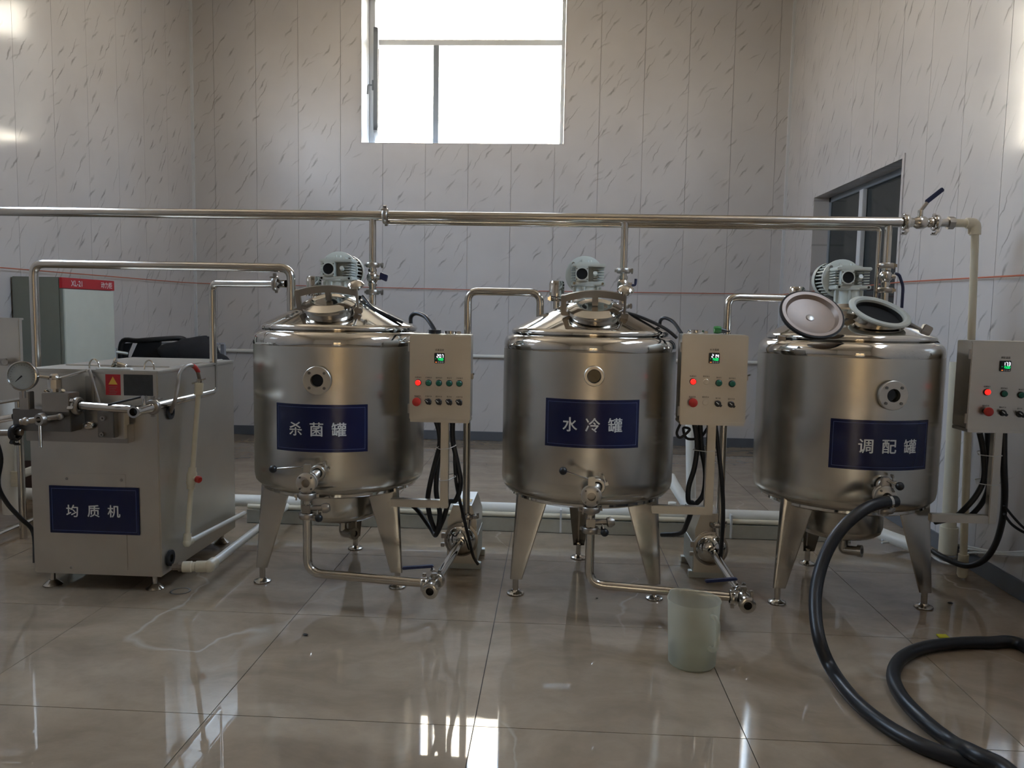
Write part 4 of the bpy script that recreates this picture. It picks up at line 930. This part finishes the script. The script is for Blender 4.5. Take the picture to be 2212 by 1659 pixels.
m = MB().lathe([(.010, 0), (.022, 0), (.022, .06), (.014, .06)], A - up_ * .05, up_, 14); m.build('hose_adapter', 'pvc_cream', dp)
m = MB().cyl(A + up_ * .012, A + up_ * .03, .014, n=12); q = A + up_ * .02; m.tube([q + Vector((-.035, -.01, -.012)), q, q + Vector((.035, 0, .016))], .004, 8); m.build('hose_clip', 'pipe_steel', dp)
wpz = thing('suction_line', 'thick white plastic pipe leaving the lower right of the gauge machine', 'pipe', PX(380, 1207, xs))
s0, s1, s2 = PX(372, 1206, HX1 + .012), PX(470, 1205, -1.70), PZ(572, 1133, .12); s0.z = s1.z
s1 = Vector((-1.685, s0.y + .03, s0.z)); s2 = Vector((-1.70, 4.93, s0.z + .01))
MB().tube([s0 + (s1 - s0) * .4, s1], .020, 14).tube([s1, s2], .0215, 14).build('pipe_run', 'pvc_white', wpz)
dd = (s1 - s0).normalized(); m = MB().lathe([(.02, .05), (.027, .05), (.028, .09), (.024, .095), (.024, .11), (.028, .115), (.028, .15), (.021, .15)], s0, dd, 18); m.sphere(s1, .031, 16); m.cyl(s1, s1 + (s2 - s1).normalized() * .06, .0285); m.cyl(s1, s1 - dd * .06, .0285); m.build('fitting', 'pvc_cream', wpz)
MB().lathe([(.012, 0), (.016, 0), (.016, .03), (.023, .03), (.023, .055), (.016, .055)], s0, dd, 8).build('brass_nut', 'hose_brown', wpz)

# ------------------------------------------------------------------ electric cabinet by the left wall
c0 = thing('power_cabinet', 'tall grey-green electric cabinet with red XL-21 strip', 'cabinet', (-3.63, 5.85, 0))
YC0, YC1, XC0, XC1, ZC0, ZC1 = 5.50, 6.17, -3.885, -3.512, .24, 1.574
MB().box(XC0, XC1 - .022, YC0, YC1, ZC0, ZC1, .005).build('carcass', 'cabinet_dark', c0)
MB().box(XC1 - .02, XC1, YC0 + .02, YC1 - .008, ZC0 + .03, ZC1 - .082, .004).build('door', 'cabinet_door', c0)
MB().box(XC1 - .022, XC1 - .004, YC0, YC0 + .018, ZC0, ZC1 - .08, .002).build('corner_post', 'cabinet_dark', c0)
st = MB().box(XC1 - .02, XC1 + .002, YC0 - .004, YC1, ZC1 - .078, ZC1 - .002, .002).build('title_strip', 'red_strip', c0)
text_mb('XL-21', .058, lambda u, v: Vector((XC1 + .0026, YC0 + .17 + u, ZC1 - .040 + v)), .012).build('lettering', 'sign_white', st, 80)
text_mb('动力柜', .052, lambda u, v: Vector((XC1 + .0026, YC0 + .56 + u, ZC1 - .040 + v)), .012).build('lettering', 'sign_white', st, 80)
m = MB()
for a in ((XC0, XC1, YC0, YC0 + .05), (XC0, XC1, YC1 - .05, YC1), (XC0, XC0 + .05, YC0, YC1), (XC1 - .05, XC1, YC0, YC1)): m.box(a[0], a[1], a[2], a[3], .0005, ZC0)
m.build('plinth', 'plinth_brown', c0)

# black bundle on a grey slatted crate behind the machine
ck = thing('slatted_crate', 'grey slatted crate half hidden behind the gauge machine', 'crate', (-2.95, 6.55, 0))
for k_ in range(9): MB().box(-3.50, -2.87, 6.50, 6.52, .10 + k_ * .105, .10 + k_ * .105 + .072, .003).build('slat', 'crate_grey', ck)
for xx in (-3.50, -3.18, -2.90): MB().box(xx, xx + .035, 6.52, 6.56, .0005, 1.06, .002).build('upright', 'crate_grey', ck)
for xx in (-3.50, -2.90): MB().box(xx, xx + .035, 6.74, 6.775, .0005, 1.06, .002).build('upright', 'crate_grey', ck)
for k_ in range(2): MB().box(-3.50, -2.865, 6.545 + k_ * .12, 6.64 + k_ * .12, 1.06, 1.075, .002).build('top_slat', 'crate_grey', ck)
bt = thing('padded_board', 'black padded board with rounded top edge behind the gauge machine', 'panel', (-3.2, 6.42, .7))
yk = 6.44
A, B = P(262, 742, yk), P(400, 735, yk)
m = MB(); pts = [P(x_, y_, yk) for x_, y_ in ((262, 815), (263, 741), (300, 736), (370, 731), (395, 732), (403, 740))]
m.tube(pts, .022, 10, smooth=True); m.build('rim', 'plastic_black', bt)
m = MB()
for poly in ([(275, 790), (297, 741), (345, 736), (346, 790)], [(262, 742), (283, 741), (275, 760), (266, 815)], [(350, 790), (362, 748), (398, 738), (410, 745), (410, 790)]):
    m.prism([P(x_, y_, yk) for x_, y_ in poly] , (0, .03, 0))
m.prism([P(x_, y_, yk) for x_, y_ in ((262, 772), (470, 772), (470, 830), (262, 830))], (0, .03, 0))
m.build('padding', 'cloth_black', bt)
for (bx, by, r_, s_, lb) in ((388, 762, .17, (1.0, .7, .62), 'lumpy black cloth bundle lying next to the black padded board'), (425, 764, .19, (1.05, .7, .78), 'round black bundle touching the slanting steel pipe behind the machine'), (449, 742, .062, (1, .8, 1.1), 'small black knob-like bundle on top of the black pile'), (474, 788, .085, (1, .8, 1.2), 'black bundle at the right end of the pile behind the machine')):
    q = P(bx, by, yk - .06); m = MB().sphere(q, r_, 18, s_)
    for v in m.v:
        v += Vector((math.sin(v.z * 31 + bx) * .012, 0, math.sin(v.x * 27 + by) * .012))
    o = m.build('cloth_bundle', 'cloth_black', sharp=180); tag(o, lb, 'bundle', 'black bundles behind the machine')
pt = MB(); a = P(248, 752, 6.3); pt.cyl((a.x, 6.3, .0005), (a.x, 6.3, a.z), .016, n=12); pt.cyl(a - Vector((0, 0, .03)), P(276, 764, 6.36), .014, n=12)
tag(pt.build('steel_post', 'galvanised'), 'slim grey metal post with side arm beside the electric cabinet', 'post')

# ------------------------------------------------------------------ machine and lines cut by the left edge
lm = thing('splash_shield', 'mottled steel sheet shield behind the gauge, cut by the left edge', 'shield', (-3.35, 4.42, 0))
a, b = P(47, 866, 4.4), P(47, 690, 4.4)
MB().box(-3.75, a.x, 4.4, 4.43, a.z, b.z, .004).build('sheet', 'sheet_steel', lm)
MB().box(-3.75, a.x + .005, 4.395, 4.436, b.z - .004, b.z + .008, .002).build('top_rim', 'sheet_steel', lm)
m = MB(); q = P(8, 782, 4.36); m.cyl(q + Vector((-.05, .05, 0)), q + Vector((.02, -.02, 0)), .016, n=12); m.obox(q, (.018, 0, 0), (0, .01, 0), (0, 0, .02), .002); m.build('side_latch', 'cast_steel', lm)
for xx in (-3.72, a.x - .03):
    for yy in (4.415,): MB().cyl((xx, yy, .0005), (xx, yy, a.z), .02, n=12).build('leg', 'pipe_steel', lm)
tg = thing('supply_pipe', 'polished steel pipe entering at the left edge by the gauge', 'pipe', P(0, 900, 3.55))
MB().tube([P(-60, 918, 3.50), P(29, 901, 3.52)], .016, 14).build('pipe_run', 'polished_steel', tg)
MB().tube([P(-60, 936, 3.46), P(48, 934, 3.48)], .015, 14).build('lower_run', 'cast_steel', tg); clamp(MB(), P(33, 935, 3.475), (1, 0, 0), .028, (0, -.6, -1)).build('pipe_clamp', 'plastic_black', tg)
MB().tube([P(-40, 876, 3.9), P(46, 862, 3.9)], .009, 10).build('slim_run', 'pipe_steel', tg)
o = MB().tube([PZ(-60, 1178, .04), PZ(72, 1123, .04)], .017, 14).build('floor_pipe', 'polished_steel'); tag(o, 'polished steel pipe lying low at the left edge', 'pipe')
o = MB().tube([P(-12, 940, 3.75), P(2, 990, 3.75), P(-4, 1045, 3.75), P(14, 1085, 3.78), P(45, 1120, 3.82), P(72, 1150, 3.86), P(76, 1215, 3.80)], .011, 10, smooth=True).build('black_cable', 'rubber_black'); tag(o, 'black cable hanging at the left edge beside the gauge machine', 'cable')
wv = thing('drain_riser', 'white plastic pipe with elbow at the left edge behind the gauge machine', 'pipe', PZ(38, 1035, .26))
q = P(36, 1028, 4.6); MB().tube([P(35, 945, 4.6), q], .011, 12).build('thin_riser', 'pvc_white', wv); MB().tube([q, P(85, 1010, 4.7)], .026, 14).build('branch', 'pvc_white', wv); m = MB(); m.cyl(q + Vector((0, 0, .03)), q - Vector((0, 0, .06)), .033); m.sphere(q - Vector((0, 0, .03)), .036, 14); m.build('elbow', 'pvc_cream', wv)
MB().cyl((q.x - .06, 4.62, .09), (q.x - .06, 4.62, 1.0), .045, n=18).build('thick_riser', 'pvc_white', wv)
o = MB().box(-3.42, -2.75, 4.98, 5.30, .0005, .17, .004).build('timber_block', 'plinth_brown'); tag(o, 'dark brown timber block on the floor behind the gauge machine', 'timber')

# ------------------------------------------------------------------ floor run at the back: cable tray and white pipes
YT = 4.90
tr = thing('cable_tray', 'long galvanised channel on the floor behind the tanks', 'cable tray', (0, YT, 0))
m = MB(); xa, xb_ = -1.95, 1.86
m.box(xa, xb_, YT, YT + .003, .0005, .085); m.box(xa, xb_, YT + .10, YT + .103, .0005, .085); m.box(xa, xb_, YT, YT + .103, .0005, .003); m.box(xa, xb_, YT - .004, YT + .004, .082, .088)
m.build('channel', 'galvanised', tr)
for x in (-1.35, -.52, .06, 1.12): MB().box(x, x + .012, YT - .006, YT + .11, .002, .150, .001).build('strap', 'tie_white', tr)
o = MB().cyl((-3.6, YT + .075, .128), (1.75, YT + .075, .128), .0385, n=20).build('drain_main', 'pvc_white'); tag(o, 'thick white plastic pipe lying along the tray behind the tanks', 'pipe')
o = MB().cyl((-1.95, YT + .022, .104), (1.80, YT + .022, .104), .0165, n=16).build('water_main', 'pvc_cream'); tag(o, 'thin white plastic pipe lying in front along the tray', 'pipe')
# couplings of the thick pipe
for x in (-1.43, .64):
    o2 = MB().lathe([(.039, -.05), (.046, -.05), (.046, .05), (.039, .05)], (x, YT + .075, .128), (1, 0, 0), 20).build('coupling', 'pvc_cream', o)
rb = thing('branch_pipe', 'white plastic riser beside the middle control box post', 'pipe', (.77, YT, .1))
a, b = P(1491, 905, YT + .05), P(1492, 1135, YT + .05); MB().cyl(a, (b.x, b.y, .15), .030, n=18).build('riser', 'pvc_white', rb)
MB().tube([P(1447, 1030, YT + .25), P(1456, 1047, YT + .2), P(1484, 1092, YT + .1)], .034, 16).build('diagonal', 'pvc_white', rb)
MB().cyl(P(1452, 1085, YT + .08), P(1452, 1130, YT + .08), .026, n=16).build('stub', 'pvc_white', rb)
# bend at the right end and risers
o = MB().tube([(1.75, YT + .075, .128), (1.86, YT + .075, .120), (2.04, YT - .12, .075), (2.17, YT - .32, .060)], .0385, 18, .10).build('drain_bend', 'pvc_white'); tag(o, 'thick white plastic pipe bending along the right wall', 'pipe')
tk = thing('stack_pipe', 'thick cream plastic riser behind the right-hand control box', 'pipe', (2.20, 4.62, .05))
a, b = P(2058, 925, 4.55), P(2047, 1190, 4.55); MB().cyl((a.x, 4.55, 1.15), (b.x, 4.55, .10), .0385, n=20).build('riser', 'pvc_cream', tk); MB().lathe([(.039, .09), (.049, .09), (.049, -.06), (.039, -.07)], (b.x, 4.55, .12), n=20).build('socket', 'pvc_cream', tk)
for k_ in range(3):
    pts = [PZ(1905, 1160 + 6 * k_, .06), PZ(1960 + 8 * k_, 1172, .03), PZ(2030, 1200 + 6 * k_, .03), PZ(2085, 1205 + 7 * k_, .03), PZ(2150, 1180 + 8 * k_, .10), Vector((2.322, 4.10 - .09 * k_, .20 + .02 * k_)), Vector((2.322, 3.6 - .09 * k_, .38 + .02 * k_))]
    for v in pts: v.x = min(v.x, 2.322)
    o = MB().tube(pts, .0065, 8, smooth=True).build('white_cable', 'tie_white'); tag(o, ('white cable nearest the wall among those at its foot, right side', 'middle one of the white cables at the foot of the right wall', 'white cable nearest the camera at the foot of the right wall')[k_], 'cable', 'white cables at the right wall')

# ------------------------------------------------------------------ black cables on the boxes
def cable(label, pts, r=.012, name='black_cable', group=None):
    o = MB().tube(pts, r, 10, smooth=True).build(name, 'rubber_black'); return tag(o, label, 'cable', group)
Y1 = 3.80
g1 = 'black cables hanging from the leftmost control box'
lb1 = ('black corrugated cable left of the leftmost control box post', 'middle black cable in the bundle at the leftmost control box post', 'black cable looping right of the leftmost control box post', 'thin black cable trailing to the pump below the leftmost control box')
cable(lb1[0], [P(940, 905, Y1), P(948, 930, Y1), P(950, 960, Y1), P(940, 1000, Y1), P(928, 1050, Y1), P(924, 1085, Y1 + .02), P(930, 1120, Y1 + .05), P(940, 1145, 3.9)], .0125, group=g1)
cable(lb1[1], [P(950, 905, Y1 + .03), P(955, 950, Y1 + .03), P(946, 1000, Y1 + .03), P(942, 1060, Y1 + .03), P(950, 1110, Y1 + .05), P(942, 1155, 3.9), P(930, 1140, 4.0), P(900, 1100, 4.1), P(870, 1078, 4.15)], .0125, group=g1)
cable(lb1[2], [P(978, 905, Y1), P(978, 950, Y1), P(988, 1000, Y1), P(995, 1045, Y1), P(985, 1080, Y1 + .02), P(970, 1085, Y1 + .04), P(958, 1120, Y1 + .08), P(945, 1150, 3.92)], .0125, group=g1)
cable(lb1[3], [P(974, 905, Y1), P(981, 960, Y1), P(985, 1040, Y1), P(1000, 1110, 3.9), P(1012, 1160, 3.95), P(1022, 1200, 4.0), P(1032, 1218, 4.06)], .0085, group=g1)
tag(MB().tube([P(887, 699, 3.86), P(888, 684, 3.86), P(899, 677, 3.84), P(918, 684, 3.80), P(932, 702, 3.76), P(940, 716, 3.74)], .0105, 10, smooth=True).build('black_cable', 'rubber_black'), 'short black cable arching onto the leftmost control box', 'cable')
tag(MB().tube([P(784, 640, 4.02), P(790, 648, 3.98), P(805, 665, 3.94), P(830, 678, 3.92), P(870, 697, 3.90)], .008, 10, smooth=True).build('motor_cable', 'rubber_black'), 'black motor cable lying on the leftmost tank top', 'cable')
Y2 = 3.76; g2 = 'black cables hanging from the middle control box'
cable('black cable looping behind the post of the middle control box', [P(1500, 915, Y2), P(1506, 960, Y2), P(1500, 1010, Y2), P(1488, 1050, Y2), P(1487, 1082, Y2), P(1497, 1090, Y2 + .02), P(1484, 1130, 3.85), P(1470, 1152, 3.95), P(1430, 1155, 4.1)], .0125, group=g2)
cable('second black cable beside the post of the middle control box', [P(1512, 915, Y2 + .02), P(1516, 970, Y2 + .02), P(1524, 1020, Y2 + .02), P(1520, 1065, Y2 + .02), P(1506, 1086, Y2 + .02), P(1495, 1092, Y2 + .03)], .0125, group=g2)
cable('long black cable right of the middle control box post', [P(1545, 915, Y2), P(1553, 980, Y2), P(1560, 1050, Y2), P(1562, 1120, 3.85), P(1558, 1180, 3.95), P(1556, 1218, 3.98)], .0105, group=g2)
cable('thin black cable curling under the middle control box', [P(1470, 915, Y2), P(1462, 935, Y2), P(1470, 945, Y2), P(1490, 928, Y2), P(1476, 925, Y2 + .02), P(1484, 947, Y2 + .02), P(1512, 945, Y2 + .02), P(1528, 925, Y2)], .0065, group=g2)
tag(MB().tube([P(1352, 676, 3.90), P(1375, 682, 3.88), P(1410, 696, 3.86), P(1440, 712, 3.82), P(1462, 730, 3.79)], .008, 10, smooth=True).build('motor_cable', 'rubber_black'), 'black motor cable lying on the middle tank top', 'cable')
tag(MB().tube([P(1425, 705, 3.90), P(1427, 692, 3.90), P(1437, 687, 3.88), P(1455, 696, 3.84), P(1472, 720, 3.74)], .0085, 10, smooth=True).build('black_cable', 'rubber_black'), 'short black cable arching onto the middle control box', 'cable')
Y3 = 3.80; g3 = 'black cables hanging from the right-hand control box'
cable('thick black cable bowing right of the right-hand control box post', [P(2168, 935, 3.80), P(2168, 1000, 3.80), P(2170, 1070, 3.82), P(2164, 1130, 3.9), P(2148, 1180, 4.0), P(2122, 1212, 4.1), P(2085, 1222, 4.18), P(2040, 1205, 4.3), P(2015, 1190, 4.4)], .0155, group=g3)
cable('black cable leaning left of the right-hand control box post', [P(2116, 935, Y3), P(2124, 975, Y3), P(2126, 1030, Y3), P(2112, 1065, Y3), P(2088, 1095, Y3), P(2060, 1118, Y3 + .06), P(2020, 1128, 3.95)], .013, group=g3)
cable('inner black cable left of the right-hand control box post', [P(2133, 935, Y3 + .02), P(2135, 1000, Y3 + .02), P(2135, 1050, Y3 + .02), P(2122, 1085, Y3 + .02), P(2098, 1112, Y3 + .04), P(2070, 1124, Y3 + .1)], .012, group=g3)
cable('thin black cable branching off to the right edge', [P(2169, 1092, 3.82), P(2190, 1118, 3.85), P(2215, 1143, 3.85), P(2240, 1155, 3.85)], .006, group=g3)
cable('second thin black cable branching off to the right edge', [P(2169, 1110, 3.82), P(2185, 1132, 3.85), P(2212, 1150, 3.86), P(2240, 1158, 3.86)], .0065, group=g3)
tag(MB().tube([P(1958, 700, 3.98), P(1985, 710, 3.92), P(2005, 722, 3.88), P(2022, 738, 3.84), P(2035, 752, 3.80)], .0085, 10, smooth=True).build('motor_cable', 'rubber_black'), 'black motor cable lying on the open-lidded tank top', 'cable')
def tie(box, x, yp, z, l, r, back):
    m = MB(); a_ = [(x - l, yp + .03, z - .006), (x - .021, yp - .0205, z - .004), (x + .021, yp - .0205, z), (x + r, yp + .03, z + .008), (x + r * .6, yp + back, z + .01), (x - l * .6, yp + back, z)]
    m.tube(a_ + [a_[0]], .0022, 6); m.build('cable_tie', 'tie_white', box)
tie(cA, -.513, 3.735, .728, .045, .05, .09); tie(cA, -.513, 3.735, .575, .03, .05, .09); tie(cB, .738, 3.695, .758, .075, .025, .09); tie(cC, 2.048, 3.735, .765, .06, .022, .09); tie(cC, 2.048, 3.735, .63, .06, .022, .09)

# ------------------------------------------------------------------ thick black hose
fz = .0255
hp = [P(1934, 1083, 3.46), P(1905, 1086, 3.42), P(1868, 1100, 3.38), P(1822, 1138, 3.34), P(1787, 1190, 3.30), P(1767, 1250, 3.24), P(1761, 1310, 3.16)]
hp += [P(1770, 1382, 3.06), PZ(1796, 1445, fz + .01)] + [PZ(x_, y_, fz) for x_, y_ in ((1842, 1508), (1905, 1562), (1985, 1608), (2080, 1643), (2180, 1672))]
hp += [Vector((1.42, 2.22, fz)), Vector((1.75, 2.30, fz)), Vector((1.98, 2.60, fz)), Vector((1.95, 2.88, fz))]
hp += [PZ(x_, y_, fz) for x_, y_ in ((2212, 1395), (2130, 1388), (2060, 1390), (1992, 1400), (1945, 1424), (1930, 1462), (1950, 1508), (2000, 1560), (2060, 1606))]
hp += [PZ(2105, 1628, fz + .045), PZ(2190, 1678, fz + .04), Vector((1.30, 2.02, fz)), Vector((1.6, 1.75, fz))]
o = MB().tube(hp, .0255, 18, smooth=True, steps=8).build('black_hose', 'rubber_black'); tag(o, 'thick black rubber hose from the open-lidded tank coiling on the floor', 'hose')
m = MB().lathe([(.026, 0), (.029, 0), (.029, .012), (.026, .012)], P(1918, 1084, 3.44), (1, .3, .1), 18); m.build('hose_clip', 'polished_steel', o)

# ------------------------------------------------------------------ plastic jug with water
jc = PZ(1494, 1432, 0); jc.z = 0
jg = thing('measuring_jug', 'translucent plastic jug standing on the floor in front of the middle tank', 'jug', jc)
rj, hj = .093, .262
prof = [(0, .001), (rj - .006, .001), (rj, .008), (rj + .005, hj * .5), (rj + .010, hj), (rj + .0125, hj + .002), (rj + .012, hj - .004), (rj + .008, hj - .002), (rj + .003, hj * .5), (rj - .002, .010), (rj - .008, .004), (0, .004)]
m = MB().lathe(prof, jc, n=48)
sd = Vector((-.45, .9, 0)).normalized()
for v in m.v:                                   # pouring lip drawn out at the back left
    q = v - jc; ang = q.xy.normalized().dot(sd.xy) if q.xy.length > .05 else 0
    if q.z > hj * .72 and ang > .82: v += sd * (ang - .82) / .18 * .024 * (q.z - hj * .72) / (hj * .28)
m.build('body', 'jug_plastic', jg)
hd_ = Vector((.50, -.80, 0)).normalized(); tq = Vector((-hd_.y, hd_.x, 0)); m = MB()
pp = [jc + hd_ * r_ + Vector((0, 0, z_)) for r_, z_ in ((rj + .004, .225), (rj + .030, .226), (rj + .042, .205), (rj + .043, .150), (rj + .038, .115), (rj + .020, .098), (rj + .001, .098))]
m.tube(pp, .010, 12, smooth=True); m.build('handle', 'jug_plastic', jg)
o = MB().lathe([(0, .0045), (rj - .010, .0045), (rj - .0035, .011), (rj - .0015, .062), (0, .062)], jc, n=40).build('water', 'water'); tag(o, 'shallow clear water inside the plastic jug', 'water')

# ------------------------------------------------------------------ small things
st_ = [PX(-40, 573, XL + .05), PX(0, 578, XL + .05), PX(200, 594, XL + .05), PX(395, 610, XL + .05), (XL + .1, YB - .03, PY(420, 612, YB).z), PY(1106, 628, YB - .03), PY(1690, 636, YB - .03), PX(1950, 609, XR - .03), PX(2240, 593, XR - .03)]
o = MB().tube(st_, .0045, 6).build('red_string', 'string_red'); tag(o, 'thin red string stretched along the walls at head height', 'string')
a = PY(440, 750, YB - .03); b = PY(1640, 790, YB - .03)
o = MB().cyl((XL + .02, YB - .03, PY(520, 757, YB - .03).z), (XR - .02, YB - .03, PY(1060, 771, YB - .03).z), .018, n=12).build('wall_conduit', 'pvc_white'); tag(o, 'white conduit running along the far wall at tank height', 'conduit')
for (px_, py_, s_, lb) in ((660, 1373, .012, 'black scrap on the floor in front of the leftmost tank'), (2053, 1304, .012, 'black scrap on the floor right of the open-lidded tank'), (1290, 1293, .006, 'tiny black speck near the middle tank')):
    q = PZ(px_, py_, 0); m = MB().sphere(q + Vector((0, 0, s_ * .36)), s_, 8, (1.0, .8, .35))
    for v in m.v: v.x += math.sin(v.y * 400) * s_ * .25
    tag(m.build('floor_scrap', 'debris'), lb, 'scrap')
q = PZ(2037, 1376, 0); m = MB().box(q.x - .022, q.x + .022, q.y - .02, q.y + .02, .0005, .006, .002); tag(m.build('plastic_tag', 'yellow_tag'), 'small yellow plastic tag on the floor beside the black hose', 'tag')
for k_, (px_, py_) in enumerate(((925, 1150), (936, 1153), (1100, 1210))):
    q = PZ(px_, py_, 0)
q = PZ(390, 1277, 0); tag(MB().lathe([(.040, .0004), (.048, .0004), (.048, .0016), (.040, .0016)], q, n=28, closed=True).build('drain_ring', 'dark_steel'), 'thin dark ring on the floor by the gauge machine foot', 'ring')
